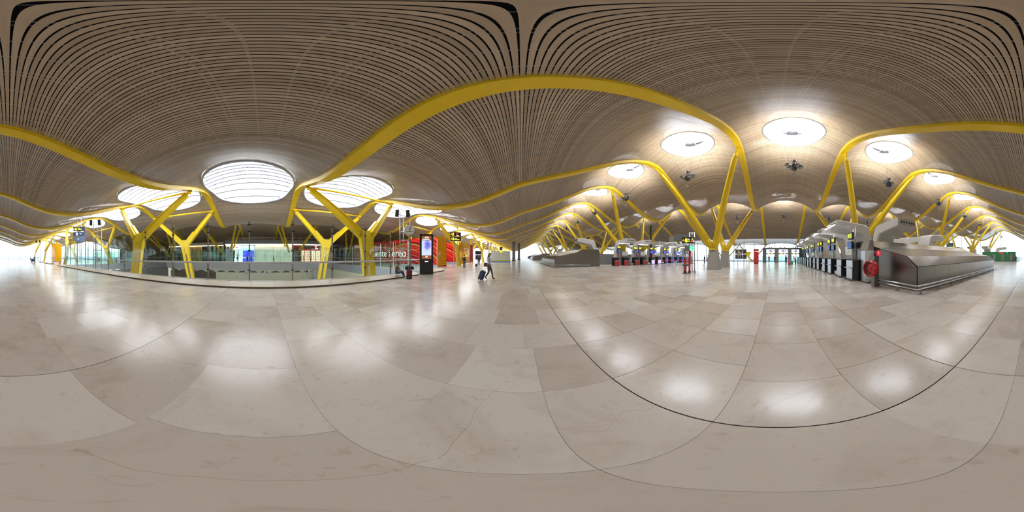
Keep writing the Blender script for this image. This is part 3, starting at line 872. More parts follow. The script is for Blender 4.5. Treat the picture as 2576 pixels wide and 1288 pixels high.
def pipe_tower(label, X, Y, hgt, speakers=True, rz=0.0, base_z=.27):
    """three galvanised pipes joined by rungs, with loudspeakers"""
    t = thing('pipe_tower', label, 'tower', (X, Y, base_z), rz, 'loudspeaker pipe towers')
    P = [(-.45, 0), (.1, -.35), (.45, .05)]
    for (x, y_), dz in zip(P, (0, -.25, .12)): MB().tube((x, y_, 0), (x, y_, hgt + dz), .045, n=10).build('pipe', M['tubeg'], t)
    z = .6; i = 0
    while z < hgt - .2:
        a, b_ = P[i % 3], P[(i + 1) % 3]
        MB().tube((a[0], a[1], z), (b_[0], b_[1], z), .03, n=8).build('rung', M['tubeg'], t)
        MB().tube((P[0][0], P[0][1], z), (P[2][0], P[2][1], z), .03, n=8).build('rung', M['tubeg'], t)
        z += .75; i += 1
    MB().prism([(-.55, -.45), (.2, -.45), (.6, .12), (-.5, .12)], 0, .03, 'z').build('base_plate', M['tubeg'], t)
    if speakers:
        for x, tilt in ((-.25, -.25), (.75, .3)):
            q = MB(); q.box((0, 0, 0), (.30, .22, .62)); o = q.build('loudspeaker', M['lgrey'], t, loc=(x, .18, hgt - .05)); o.rotation_euler = (-.25, 0, tilt)
            g = MB(); g.box((0, .125, 0), (.33, .03, .66)); g.build('grille', M['black'], o)
            MB().tube((x, .05, hgt - .05), (x * .6, -.05, hgt - .05), .025, n=6).build('bracket', M['tubeg'], t)
    return t
def glazing(name, label, o0, dx, n, w_, h_, m, frame, parent_kind='structure', rows=3, cat=None):
    """row of n glass panes with mullions and transoms; o0 start point, dx unit direction"""
    t = link(name, None, None, o0, math.atan2(dx[1], dx[0]), label, cat, kind=parent_kind)
    pane = MB(); pane.bb(.05, w_ - .05, -.01, .01, .05, h_ - .05); pm = pane.mesh('pane', m)
    mu = MB(); mu.bb(-.06, .06, -.10, .10, 0, h_); mm = mu.mesh('mullion', frame)
    tr = MB(); tr.bb(.06, w_ - .06, -.04, .04, -.03, .03); tm = tr.mesh('transom', frame)
    for i in range(n):
        link('pane', pm, t, (i * w_, 0, 0)); link('mullion', mm, t, (i * w_, 0, 0))
        for r_ in range(1, rows): link('transom', tm, t, (i * w_, 0, h_ * r_ / rows))
    link('mullion', mm, t, (n * w_, 0, 0))
    return t

# ------------------------------------------------------------ glass fronts and walls
glazing('window_1', 'bright full-height glass end wall on the left', (69.3, 46.0, 0), (0, -1, 0), 22, 4.6, 13.5, M['glassf'], M['facade'], rows=6)
glazing('window_2', 'distant glass end wall beyond the red cabins', (-138.6, -56, 0), (0, 1, 0), 22, 4.6, 13.5, M['glassf'], M['facade'], rows=6)
glazing('window_3', 'street-side glass front beyond the check-in hall', (-138.5, 46.6, 0), (1, 0, 0), 69, 3.0, 6.0, M['glassf'], M['facade'], rows=4)
MB().bb(-138.5, 69.2, -56.4, -56, -7, 8.5).build('wall_far', M['brown'], kind='structure', label='dark brown wall at the back of the far hall')
# canyon: slab edges, lower level
MB().bb(-14.5, 27.5, -9.35, -9.05, -1.0, -.012).build('trim_1', M['concslab'], kind='structure', label='grey slab edge under the stone kerb')
MB().bb(-14.9, -14.5, -40, -9.35, -1.15, .12).build('trim_2', M['concslab'], kind='structure', label='grey slab edge of the bridge below the red glass')
MB().bb(27.5, 27.9, -40, -9.35, -1.15, .12).build('trim_3', M['concslab'], kind='structure', label='grey slab edge of the bridge on the left')
MB().bb(-14.5, 27.5, -40.5, -40, -1.75, .0).build('trim_4', M['lgrey'], kind='structure', label='pale slab edge of the far deck')
mb = MB(); mb.bb(-16, 29, -41.5, -9, -6.7, -6.5); mb.build('floor_lower', M['grey'], kind='structure', label='grey floor of the level below in the canyon')
wl_ = MB().bb(-16, 29, -41.6, -41.3, -6.5, -1.75).build('wall_lower', M['cream'], kind='structure', label='cream panelled wall of the level below')
for i in range(16):
    x0 = -14.4 + i * 2.8 - .9
    if x0 + 2.7 > 28: break
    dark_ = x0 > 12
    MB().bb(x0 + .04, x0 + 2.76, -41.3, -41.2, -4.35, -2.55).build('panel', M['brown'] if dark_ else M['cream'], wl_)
    q = MB(); q.add([(x0 + .2 + 2.4 * j / 8, -41.15, -2.5 + .42 * math.sin(PI * j / 8)) for j in range(9)] + [(x0 + .2 + 2.4 * j / 8, -41.5, -2.5 + .42 * math.sin(PI * j / 8)) for j in range(9)], [tuple(range(9))] + [(j, j + 1, j + 10, j + 9) for j in range(8)])
    q.build('air_duct', M['dark'], wl_)
for i, x in enumerate((-11.4, -.1, 4.7)): MB().tube((x, -40.9, -2.9), (x, -40.9, -1.55), .28, n=12).build('light_tube', M['whitep'], wl_)
MB().bb(-14.5, -14.2, -40.5, -9.4, -6.5, -1.2).build('wall_bridge', M['cream'], kind='structure', label='cream wall below the red glass bridge')
MB().bb(27.2, 27.5, -40.5, -9.4, -6.5, -1.2).build('wall_side', M['grey'], kind='structure', label='grey wall below the left bridge')
for x, lb in ((18.7, 'below the left shops'), (-12.5, 'below the red shop')):
    t = thing('pillar', 'pale round-edged pillar on the lower level ' + lb, 'column', (x, -39.2, -6.5))
    MB().prism([(-.6, -.45), (-.45, -.6), (.45, -.6), (.6, -.45), (.6, .45), (.45, .6), (-.45, .6), (-.6, .45)], 0, 4.75, 'z').build('shaft', M['lgrey'], t)
    MB().bb(-.75, .75, -.75, .75, 0, .12).build('base', M['grey'], t)

# stone kerb, each block its own piece
kerb = thing('stone_kerb', 'long sloped limestone kerb below the glass balustrade', 'kerb', (0, -9, 0))
q = MB(); q.prism([(.50, .075), (.62, .06), (.66, .10), (.10, .285), (-.25, .285), (-.25, .0), (.46, .0)], .004, 1.236, 'x'); km = q.mesh('kerb_stone', M['kerb'])
x = -11.7
while x < 26.4:
    link('kerb_stone', km, kerb, (x, 0, 0)); x += 1.24
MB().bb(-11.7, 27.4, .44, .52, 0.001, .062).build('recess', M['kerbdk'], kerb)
k2 = thing('stone_kerb', 'short limestone kerb behind the advertising screen', 'kerb', (0, -9, 0))
for x in (-14.3, -15.54, -16.78): link('kerb_stone', km, k2, (x, 0, 0))
k3 = thing('stone_kerb', 'distant limestone kerb beside the left yellow glass cabin', 'kerb', (0, -9, 0))
for i in range(10): link('kerb_stone', km, k3, (32.5 + 1.24 * i, 0, 0))

# glass balustrade
bal = thing('glass_balustrade', 'tall glass balustrade with slender posts and tubular handrail above the kerb', 'balustrade', (0, -9.17, 0))
PX = [.87 + 2.45 * k for k in range(-5, 11)]
q = MB(); q.bb(-.035, .035, -.04, .04, .285, 3.65); q.bb(-.05, .05, -.05, .05, 3.6, 3.68); pm = q.mesh('post', M['post'])
c = MB(); c.bb(-.09, .09, .0, .05, -.03, .03); cm = c.mesh('clamp', M['black'])
g = MB(); g.bb(.05, 2.40, -.006, .006, .30, 3.45); gm = g.mesh('pane', M['glass'])
for x in PX:
    p = link('post', pm, bal, (x, 0, 0))
    for z in (.9, 2.0, 3.1, 3.5): link('clamp', cm, p, (0, 0, z))
    if x < PX[-1]: link('pane', gm, bal, (x, 0, 0))
MB().tube((PX[0] - .6, .28, 1.33), (PX[-1] + 1.6, .28, 1.33), .055, n=12).build('handrail', M['lgrey'], bal)
for x in PX: MB().tube((x, .03, 1.22), (x, .28, 1.30), .02, n=6).build('rail_bracket', M['post'], bal)
MB().bb(PX[0] - .2, PX[-1] + .2, -.06, .06, .255, .31).build('bottom_channel', M['steel_l'], bal)
b2 = thing('glass_balustrade', 'distant balustrade rail along the far deck in front of the shops', 'balustrade', (0, -40, 0))
MB().tube((-14.5, 0, 1.7), (27.5, 0, 1.7), .04, n=6).build('handrail', M['whitep'], b2)
for i in range(13): MB().tube((-14.4 + 3.48 * i, 0, 0), (-14.4 + 3.48 * i, 0, 3.4), .05, n=6).build('post', M['lgrey'], b2)
q = MB(); q.bb(.05, 3.43, -.006, .006, .1, 3.3); gm2 = q.mesh('pane', M['glassg'])
for i in range(12): link('pane', gm2, b2, (-14.4 + 3.48 * i, 0, 0))
for X_, nm_ in ((-14.7, 'beside the red glass wall'), (27.7, 'along the left bridge')):
    b3 = thing('glass_balustrade', 'glass balustrade on the bridge edge ' + nm_, 'balustrade', (X_, -9.6, .12))
    MB().tube((0, -30, 1.2), (0, 0, 1.2), .035, n=6).build('handrail', M['lgrey'], b3)
    for i in range(13): MB().bb(-.03, .03, -2.5 * i - .03, -2.5 * i + .03, 0, 3.3).build('post', M['post'] if X_ > 0 else M['lgrey'], b3)
    q = MB(); q.bb(-.006, .006, -2.45, -.05, .05, 3.2); gm3 = q.mesh('pane', M['glassg'])
    for i in range(12): link('pane', gm3, b3, (0, -2.5 * i, 0))

# ------------------------------------------------------------ red and yellow printed glass cabins
m = bpy.data.materials.new('red_printed_glass'); m.use_nodes = True; M['redprint'] = m
nt = m.node_tree; b = nt.nodes['Principled BSDF']; L_ = nt.links.new
b.inputs['Roughness'].default_value = .12
tc = nt.nodes.new('ShaderNodeTexCoord'); mp = nt.nodes.new('ShaderNodeMapping'); mp.inputs['Location'].default_value = (0, 6.0, 4.6)
L_(tc.outputs['Object'], mp.inputs[0])
sp = nt.nodes.new('ShaderNodeSeparateXYZ'); L_(mp.outputs[0], sp.inputs[0])
cb = nt.nodes.new('ShaderNodeCombineXYZ'); L_(sp.outputs['Y'], cb.inputs[0]); L_(sp.outputs['Z'], cb.inputs[1])
ln = nt.nodes.new('ShaderNodeVectorMath'); ln.operation = 'LENGTH'; L_(cb.outputs[0], ln.inputs[0])
n1 = nt.nodes.new('ShaderNodeTexNoise'); n1.inputs['Scale'].default_value = .35; n1.inputs['Detail'].default_value = 3; L_(tc.outputs['Object'], n1.inputs['Vector'])
nr = nt.nodes.new('ShaderNodeTexNoise'); nr.noise_dimensions = '1D'; nr.inputs['Scale'].default_value = 2.6; nr.inputs['Detail'].default_value = 2; L_(ln.outputs['Value'], nr.inputs['W'])
rp = nt.nodes.new('ShaderNodeValToRGB'); rp.color_ramp.interpolation = 'EASE'
for p_, c_ in ((.30, (.22, .006, .03, 1)), (.44, (.40, .008, .012, 1)), (.52, (.62, .02, .015, 1)), (.58, (.80, .09, .05, 1)), (.63, (.42, .01, .02, 1)), (.70, (.85, .30, .05, 1)), (.74, (.45, .01, .03, 1))):
    e = rp.color_ramp.elements.new(p_); e.color = c_
L_(nr.outputs['Fac'], rp.inputs['Fac'])
ad = nt.nodes.new('ShaderNodeMath'); ad.operation = 'SUBTRACT'; ad.inputs[1].default_value = 8.35; L_(ln.outputs['Value'], ad.inputs[0])
ab = nt.nodes.new('ShaderNodeMath'); ab.operation = 'ABSOLUTE'; L_(ad.outputs[0], ab.inputs[0])
lt = nt.nodes.new('ShaderNodeMath'); lt.operation = 'LESS_THAN'; lt.inputs[1].default_value = .055; L_(ab.outputs[0], lt.inputs[0])
mx = nt.nodes.new('ShaderNodeMix'); mx.data_type = 'RGBA'; mx.inputs['B'].default_value = (.22, .55, .08, 1)
L_(lt.outputs[0], mx.inputs['Factor']); L_(rp.outputs['Color'], mx.inputs['A']); L_(mx.outputs['Result'], b.inputs['Base Color'])

ca = thing('printed_glass_cabin', 'long red printed glass wall with white lettering beyond the canyon', 'glass wall', (-21, -11.8, 0))
for i in range(8):
    MB().bb(-.03, .03, -2.8 * i - 2.77, -2.8 * i - .03, .35, 4.5).build('red_pane', M['redprint'], ca)
    MB().bb(.04, .09, -2.8 * i - .04, -2.8 * i + .04, 0, 4.2).build('post', M['lgrey'], ca)
MB().bb(-.1, .1, -22.4, 0, 0, .35).build('plinth', M['concslab'], ca)
for i in range(2): MB().bb(-1.45 * i - 1.42, -1.45 * i - .03, .0, .05, .2, 4.75).build('yellow_pane', M['glassy'], ca)
MB().bb(-3.0, -2.9, -22, .05, 0, 4.4).build('back_panel', M['glassr'], ca)
text('puente aéreo', 1.85, ca, (.06, -10.9, 2.15), (PI / 2, 0, PI / 2), M['signw'], ext=.01)
cbn = thing('printed_glass_cabin', 'red and yellow glass cabin further off, by the walking traveller', 'glass wall', (-30.2, -11.8, 0))
for i in range(2): MB().bb(-.03, .03, -1.5 * i - 1.48, -1.5 * i - .02, .5, 4.45).build('red_pane', M['redprint'], cbn)
MB().bb(-.1, .15, -3.1, .1, 0, .5).build('plinth', M['concslab'], cbn)
for i in range(3): MB().bb(-2.0 * i - 1.97, -2.0 * i - .03, 0, .05, .1, 4.35).build('yellow_pane', M['glassy'], cbn)
for i in range(2): MB().bb(-1.3 * i - 7.3, -1.3 * i - 6.05, 0, .05, .1, 4.4).build('red_pane', M['glassr'], cbn)
for x in (-1.9, -6.0, -8.6): MB().bb(x - .06, x + .06, .06, .14, 0, 4.2).build('post', M['lgrey'], cbn)
text('puente aéreo', .5, cbn, (-3.0, .06, 1.75), (PI / 2, 0, PI), M['signy'], ext=.006)
cc = thing('printed_glass_cabin', 'bright yellow glass cabin far to the left beside the pipe tower', 'glass wall', (43, -12.5, 0))
for i in range(2): MB().bb(1.5 * i, 1.5 * i + 1.45, 0, .05, .2, 5.1).build('yellow_pane', M['glassy'], cc)
for i in range(1): MB().bb(-.03, .03, -2.0 * i - 1.95, -2.0 * i, .2, 5.1).build('yellow_pane', M['glassy'], cc)
MB().bb(-.1, 3.1, -2.1, .1, 0, .2).build('plinth', M['concslab'], cc)

# ------------------------------------------------------------ far shops
def shop(name, label, x0, x1, zt=4.55):
    return thing(name, label, 'shop', ((x0 + x1) / 2, -42.4, 0))
fs = thing('shop_canopy', 'grey canopy band with lattice beams and warm light strip over the far shops', 'canopy', (0, -42.5, 0))
MB().bb(-18, 10.4, -2.2, .6, 4.85, 5.8).build('fascia', M['grey'], fs)
MB().bb(-18, 10.4, .35, .55, 4.62, 4.80).build('light_strip', M['warmlamp'], fs)
MB().tube((-18, .4, 6.45), (9.2, .4, 6.45), .08, n=6).build('top_beam', M['lgrey'], fs)
for i in range(17): MB().beam((-17.5 + 1.65 * i, .4, 6.45), (-17.1 + 1.65 * i, .4, 5.8), .08, .08).build('lattice_strut', M['lgrey'], fs)
for i in range(17): MB().tube((-17 + 1.65 * i, .62, 5.1), (-17 + 1.65 * i, .66, 5.1), .09, n=8).build('spot_lamp', M['black'], fs)
t = thing('sign_wall', 'white wall panel with blue vertical writing beside the blue screen', 'wall', (9.5, -42.4, 0))
MB().bb(-1.15, .8, -.1, .1, 0, 4.55).build('panel', M['whitep'], t)
for i in range(11): MB().bb(.14, .30, .1, .12, .9 + .24 * i, 1.08 + .24 * i).build('blue_letter', M['scrblue'], t)
MB().bb(-.05, .45, .1, .12, 3.65, 4.15).build('emblem', M['dark'], t)
for i in range(4): MB().bb(-.95 + .4 * (i % 2), -.65 + .4 * (i % 2), .1, .12, 2.0 + .6 * (i // 2), 2.3 + .6 * (i // 2)).build('pictogram', M['lgrey'] if i else M['signr'], t)
t = thing('currency_exchange', 'brightly lit currency exchange booth with blue screen and white counter', 'shop', (5.4, -42.6, 0))
MB().bb(-2.6, 2.9, -2.1, -2.0, 0, 4.5).build('back_wall', M['lens'], t)
MB().bb(-2.6, .9, -.1, .05, 3.25, 4.5).build('header', mat('cyan_lit_header', (.35, .7, .9), .4, emit=.5, ecol=(.30, .75, 1.0), var=.15, scale=.4), t)
MB().bb(.9, 2.9, -.1, .05, 3.25, 4.5).build('header', M['lens'], t)
MB().bb(1.7, 2.3, .05, .07, 3.8, 4.0).build('emblem', M['scrblue'], t)
MB().bb(-2.5, .6, -1.95, -1.9, 1.3, 3.2).build('blue_screen', M['scrblue'], t)
MB().bb(.7, 2.8, -1.2, -.7, 0, 1.1).build('counter', mat('lit_counter', (.8, .9, 1), .3, emit=.6, var=0), t)
MB().bb(-2.5, .5, -1.2, -.7, 0, 1.1).build('counter', M['scrblue'], t)
text('CHANGE', .85, t, (-.85, .07, 3.85), (PI / 2, 0, PI), M['signw'], ext=.01)
for x in (1.7, 2.1): MB().beam((x, -1.9, 1.7), (x + .15, -1.9, 2.4), .14, .04, side=(1, 0, 0)).build('dark_mark', M['black'], t)
t = thing('glass_partition', 'backlit cream glass partition of wide panes right of the blue screen', 'partition', (0, -42.4, 0))
for i in range(4): MB().bb(2.55 - 2.45 * i - 2.42, 2.55 - 2.45 * i, -.05, .05, 0.05, 4.55).build('pane', M['creamlit'], t)
t = thing('red_partition', 'dark red wall with a grey door right of the cream glass', 'wall', (-8.4, -42.4, 0))
MB().bb(-1.0, 1.0, -.1, .1, 0, 4.5).build('wall_panel', M['reddk'], t)
MB().bb(-.45, .45, .1, .16, 0, 3.0).build('door', M['grey'], t)
t = thing('red_shop', 'red duty free style shop with warm lit shelves of goods', 'shop', (-13.7, -42.4, 0))
MB().bb(-4.2, 4.2, -3.1, -3.0, 0, 4.5).build('back_wall', M['red'], t)
MB().bb(-4.2, 4.2, -.1, .1, 3.55, 4.5).build('header', M['reddk'], t)
for x in (-4.1, -1.4, 1.4, 4.1): MB().bb(x - .12, x + .12, -.1, .1, 0, 3.55).build('red_pier', M['red'], t)
MB().bb(-4.2, 4.2, .1, .14, 3.95, 4.5).build('dark_band', M['dark'], t)
em = MB().bb(-.35, .35, .14, .17, 3.95, 4.45).build('emblem', M['signr'], t)
MB().bb(-.16, .2, .17, .19, 4.05, 4.35).build('emblem_mark', M['signw'], em); MB().bb(-.6, .25, .1, .13, 3.58, 3.85).build('white_letters', M['signw'], t)
shl = mat('lit_shelf_back', (1, .82, .55), .5, emit=.5, ecol=(1, .78, .5), var=.1)
for i in range(5):
    x = -3.3 + 1.65 * i
    s_ = MB().bb(x - .7, x + .7, -2.5, -2.4, .2, 3.2).build('shelf_back', shl, t)
    for j in range(4):
        MB().bb(x - .7, x + .7, -2.4, -2.0, .6 + .65 * j, .64 + .65 * j).build('shelf', M['red'], s_)
# goods on those shelves
rg = random.Random(3)
gmats = [M['red'], M['reddk'], M['dark'], M['whitep'], M['lime'], M['scrdk'], M['kerb'], M['orange']]
q = MB(); q.lathe([(.001, 0), (.09, 0), (.09, .26), (.035, .34), (.035, .42), (.001, .42)], (0, 0, 0), 8); bottles = []
for m_ in gmats:
    bottles.append(q.mesh('bottle', m_))
for i in range(5):
    for j in range(4):
        for kx in range(3):
            X_ = -13.7 + (-3.3 + 1.65 * i) - .5 + .5 * kx
            link('bottle', rg.choice(bottles), None, (X_, -42.4 - 2.2, .64 + .65 * j), label='small bottle on a lit shelf in the far red shop', cat='bottle', group='bottles in the red shop')
t = thing('cafe_front', 'glazed cafe front with amber glass and white columns left of the exchange booth', 'shop', (19, -42.4, 0))
for i in range(8):
    MB().bb(-8 + 2.1 * i + .05, -8 + 2.1 * i + 2.05, -.03, .03, .1, 4.4).build('pane', M['glassy'] if i in (3, 4, 5) else M['glassg'], t)
    MB().bb(-8 + 2.1 * i - .05, -8 + 2.1 * i + .05, -.08, .08, 0, 4.6).build('mullion', M['whitep'], t)
MB().bb(-8, 9, -.3, .3, 4.6, 5.4).build('fascia', M['kerb'], t)
MB().bb(-8, 9, .05, .2, 4.45, 4.58).build('light_strip', M['warmlamp'], t)
for i in range(4): MB().tube((-7.2 + 1.2 * i, -2, 0), (-7.2 + 1.2 * i, -2, 4.5), .3, n=12).build('white_column', M['whitep'], t)
for i in range(4): 
    c_ = thing('lounge_chair', 'yellow cafe chair behind amber glass, %s from the white columns' % ORD[i], 'chair', (18.6 + 1.3 * i, -44.2, 0), group='cafe chairs')
    MB().bb(-.28, .28, -.28, .28, .4, .48).build('seat', M['yellow'], c_); MB().bb(-.28, .28, -.3, -.24, .48, .95).build('backrest', M['yellow'], c_)
    for a_ in (-.24, .24):
        for b_ in (-.24, .24): MB().tube((a_, b_, 0), (a_, b_, .4), .02, n=6).build('leg', M['tubeg'], c_)
for i, (x, ch) in enumerate(((32, 'first'), (36.5, 'second'), (41, 'third'), (46, 'fourth'), (51, 'fifth'))):
    t = thing('security_booth', 'pale green glass booth in the far left hall, %s from the cafe' % ch, 'booth', (x, -30 - 2 * (i % 2), 0), group='glass booths')
    for j in range(2):
        MB().bb(-1.6 + 1.6 * j + .03, -1.6 + 1.6 * j + 1.57, -.02, .02, 0, 2.9).build('pane', M['glassg'], t)
    MB().bb(-1.62, -1.58, -2, 0, 0, 2.9).build('pane', M['glassg'], t)
    for a_ in (-1.6, 0, 1.6): MB().tube((a_, 0, 0), (a_, 0, 3.2), .06, n=8).build('post', M['lgrey'], t)
    MB().bb(-1.2, 1.2, -1.3, -.6, 0, 1.1).build('counter', M['steel_l'], t)

# ------------------------------------------------------------ towers, clock, signs, advertising screen
pipe_tower('galvanised pipe tower with two loudspeakers and the round clock', -11.1, -9.55, 5.35, rz=-.75)
pipe_tower('galvanised pipe tower with two loudspeakers left of the canyon', 16.1, -9.75, 5.35, rz=.9)
pipe_tower('distant pipe tower with loudspeakers near the bright window end', 42.5, -8.0, 5.6, rz=1.2, base_z=.0)
pipe_tower('distant pipe tower with loudspeakers beyond the red cabins', -50, -9.5, 5.6, rz=-1.2, base_z=.0)
ck = thing('station_clock', 'round white clock fixed to the pipe tower', 'clock', (-11.12, -9.05, 4.0), -.62)
MB().lathe([(.01, -.34), (.44, -.34), (.46, -.30), (.46, .10), (.44, .13), (.42, .13)], (0, 0, 0), 36, ax=(0, 1, 0)).build('case', M['lgrey'], ck)
dl = MB().lathe([(.43, .115), (.01, .115)], (0, 0, 0), 36, ax=(0, 1, 0)).build('dial', M['whitep'], ck)
for i in range(12):
    a_ = PI * i / 6
    MB().beam((.33 * math.sin(a_), .122, .33 * math.cos(a_)), (.39 * math.sin(a_), .122, .39 * math.cos(a_)), .022, .006, side=(math.cos(a_), 0, -math.sin(a_))).build('hour_mark', M['black'], dl)
MB().beam((.0, .126, -.08), (.0, .126, .22), .045, .006).build('hour_hand', M['black'], ck)
MB().beam((.03, .13, -.22), (-.075, .13, .31), .03, .006).build('minute_hand', M['black'], ck)
for x in (-.17, .15): MB().bb(x - .12, x + .12, .115, .122, -.155, -.115).build('dial_print', M['dark'], ck)
MB().tube((0, -.34, 0), (.1, -.5, 0), .04, n=8).build('bracket', M['tubeg'], ck)

def picto(bd, x, y, z, s, m_, flip=1):
    MB().box((x, y, z + .24 * s), (.42 * s, .012, .36 * s)).build('pictogram', m_, bd); MB().box((x, y, z - .2 * s), (.5 * s, .012, .42 * s)).build('pictogram', m_, bd)
def print_line(bd, x, y, z, w_, h_, m_):
    MB().box((x, y, z), (w_, .012, h_)).build('print_line', m_, bd)
def sign_mast(label, X, Y, rz, mats_, hm, top):
    t = thing('sign_mast', label, 'sign', (X, Y, 0), rz)
    for x in (-.3, .3): MB().tube((x, 0, 0), (x, 0, hm), .05, n=8).build('pipe', M['tubeg'], t)
    z = .8
    while z < hm: MB().tube((-.3, 0, z), (.3, 0, z), .03, n=6).build('rung', M['tubeg'], t); z += .8
    out = []
    for i, m_ in enumerate(mats_):
        zc = top - .74 * i
        out.append((MB().bb(-.85, .85, .08, .16, zc - .32, zc + .32).build('board', m_, t), zc))
    return out
B_ = sign_mast('black overhead direction signs with yellow pictograms by the red glass cabin', -23.4, -9.9, -1.0, [M['black'], M['black']], 7.0, 5.1)
for i, (bd, zc) in enumerate(B_):
    text('↓', .42, bd, (.68, .165, zc), (PI / 2, 0, PI), M['signy'], ext=.003); picto(bd, .40, .165, zc, .5, M['signy'])
    if i == 0:
        MB().lathe([(.10, .0), (.16, .0), (.16, .012), (.10, .012)], (-.25, .16, zc + .06), 16, ax=(0, 1, 0)).build('red_emblem', M['signr'], bd); print_line(bd, -.3, .165, zc - .2, .4, .05, M['signw'])
    else:
        print_line(bd, .0, .165, zc + .09, .36, .08, M['signw']); print_line(bd, -.2, .165, zc - .08, .75, .10, M['signy'])
B_ = sign_mast('slate blue direction boards on a pipe mast at the left end of the canyon', 21.6, -9.95, 1.05, [M['signblue'], M['signblue_refl'], M['signblue_refl_pale']], 7.2, 5.65)
for i, (bd, zc) in enumerate(B_):
    if i == 0:
        text('↓', .42, bd, (.68, .165, zc), (PI / 2, 0, PI), M['signy'], ext=.003); picto(bd, .45, .165, zc, .45, M['signy']); print_line(bd, .0, .165, zc + .1, .4, .06, M['signw']); print_line(bd, -.1, .165, zc - .05, .6, .09, M['signy'])
    elif i == 1: picto(bd, .3, .165, zc, .5, M['signw']); print_line(bd, -.2, .165, zc + .05, .2, .1, M['signw'])
    else: print_line(bd, .1, .165, zc, .2, .1, M['signw'])
ks = thing('advertising_screen', 'tall black advertising screen with brown and violet picture by the kerb', 'screen', (-12.55, -8.2, 0), -.88)
MB().bb(-.62, .62, -.1, .1, 0, 3.72).build('housing', M['black'], ks)
m = bpy.data.materials.new('advert_picture'); m.use_nodes = True
nt = m.node_tree; b = nt.nodes['Principled BSDF']; L_ = nt.links.new
tc = nt.nodes.new('ShaderNodeTexCoord'); sp = nt.nodes.new('ShaderNodeSeparateXYZ'); L_(tc.outputs['Object'], sp.inputs[0])
no = nt.nodes.new('ShaderNodeTexNoise'); no.inputs['Scale'].default_value = 3.2; no.inputs['Detail'].default_value = 5; L_(tc.outputs['Object'], no.inputs['Vector'])
r1 = nt.nodes.new('ShaderNodeValToRGB')
r1.color_ramp.elements[0].color = (.10, .10, .55, 1); r1.color_ramp.elements[1].color = (.55, .62, .85, 1)
e = r1.color_ramp.elements.new(.45); e.color = (.22, .22, .72, 1); e = r1.color_ramp.elements.new(.62); e.color = (.48, .54, .82, 1)
mpp = nt.nodes.new('ShaderNodeMapping'); mpp.inputs['Location'].default_value = (.05 / .30, 0, -2.72 / .48); mpp.inputs['Scale'].default_value = (1 / .30, 0, 1 / .48); L_(tc.outputs['Object'], mpp.inputs[0])
lnn = nt.nodes.new('ShaderNodeVectorMath'); lnn.operation = 'LENGTH'; L_(mpp.outputs[0], lnn.inputs[0])
mm_ = nt.nodes.new('ShaderNodeMath'); mm_.operation = 'MULTIPLY_ADD'; mm_.inputs[1].default_value = .62; L_(lnn.outputs['Value'], mm_.inputs[0])
m3_ = nt.nodes.new('ShaderNodeMath'); m3_.operation = 'MULTIPLY_ADD'; m3_.inputs[1].default_value = .8; m3_.inputs[2].default_value = -.42; L_(no.outputs['Fac'], m3_.inputs[0]); L_(m3_.outputs[0], mm_.inputs[2])
L_(mm_.outputs[0], r1.inputs['Fac'])
mr = nt.nodes.new('ShaderNodeValToRGB'); mr.color_ramp.interpolation = 'CONSTANT'
mr.color_ramp.elements[0].color = (1, 1, 1, 1); mr.color_ramp.elements[1].position = .155; mr.color_ramp.elements[1].color = (0, 0, 0, 1)
e = mr.color_ramp.elements.new(.80); e.color = (1, 1, 1, 1)
ma = nt.nodes.new('ShaderNodeMapRange'); ma.inputs['From Min'].default_value = 1.42; ma.inputs['From Max'].default_value = 3.55; L_(sp.outputs['Z'], ma.inputs['Value']); L_(ma.outputs[0], mr.inputs['Fac'])
mx = nt.nodes.new('ShaderNodeMix'); mx.data_type = 'RGBA'; mx.inputs['B'].default_value = (.22, .07, .03, 1)
L_(mr.outputs['Color'], mx.inputs['Factor']); L_(r1.outputs['Color'], mx.inputs['A'])
L_(mx.outputs['Result'], b.inputs['Emission Color']); b.inputs['Emission Strength'].default_value = .42; b.inputs['Base Color'].default_value = (.02, .02, .02, 1); b.inputs['Roughness'].default_value = .15
MB().bb(-.44, .44, .1, .115, 1.42, 3.55).build('picture', m, ks)
MB().bb(-.16, .16, .1, .112, 1.16, 1.24).build('name_plate', M['signw'], ks)
for x_, w_ in ((.09, .12), (-.06, .1), (-.17, .06)): MB().bb(x_ - w_ / 2, x_ + w_ / 2, .115, .12, 3.36, 3.46).build('print_line', M['signw'], ks)
for i in range(6): MB().bb(.30 - .11 * i, .38 - .11 * i, .115, .12, 3.18, 3.28).build('print_line', M['signw'], ks)
for x_ in (-.08, .0, .08): MB().bb(x_ - .02, x_ + .02, .115, .12, 1.55, 1.70).build('print_line', M['signw'], ks)
# fire extinguisher at the left end of the kerb
fx = thing('fire_extinguisher', 'red fire extinguisher at the left end of the kerb', 'extinguisher', (28.6, -9.3, 0))
MB().lathe([(.001, 0), (.11, 0), (.11, .5), (.05, .6), (.04, .66), (.001, .66)], (0, 0, 0), 12).build('cylinder', M['red'], fx)
MB().bb(-.03, .12, -.02, .02, .66, .74).build('valve', M['black'], fx)
MB().path([(.1, 0, .68), (.2, 0, .5), (.16, 0, .2)], .018, 6).build('hose', M['black'], fx)
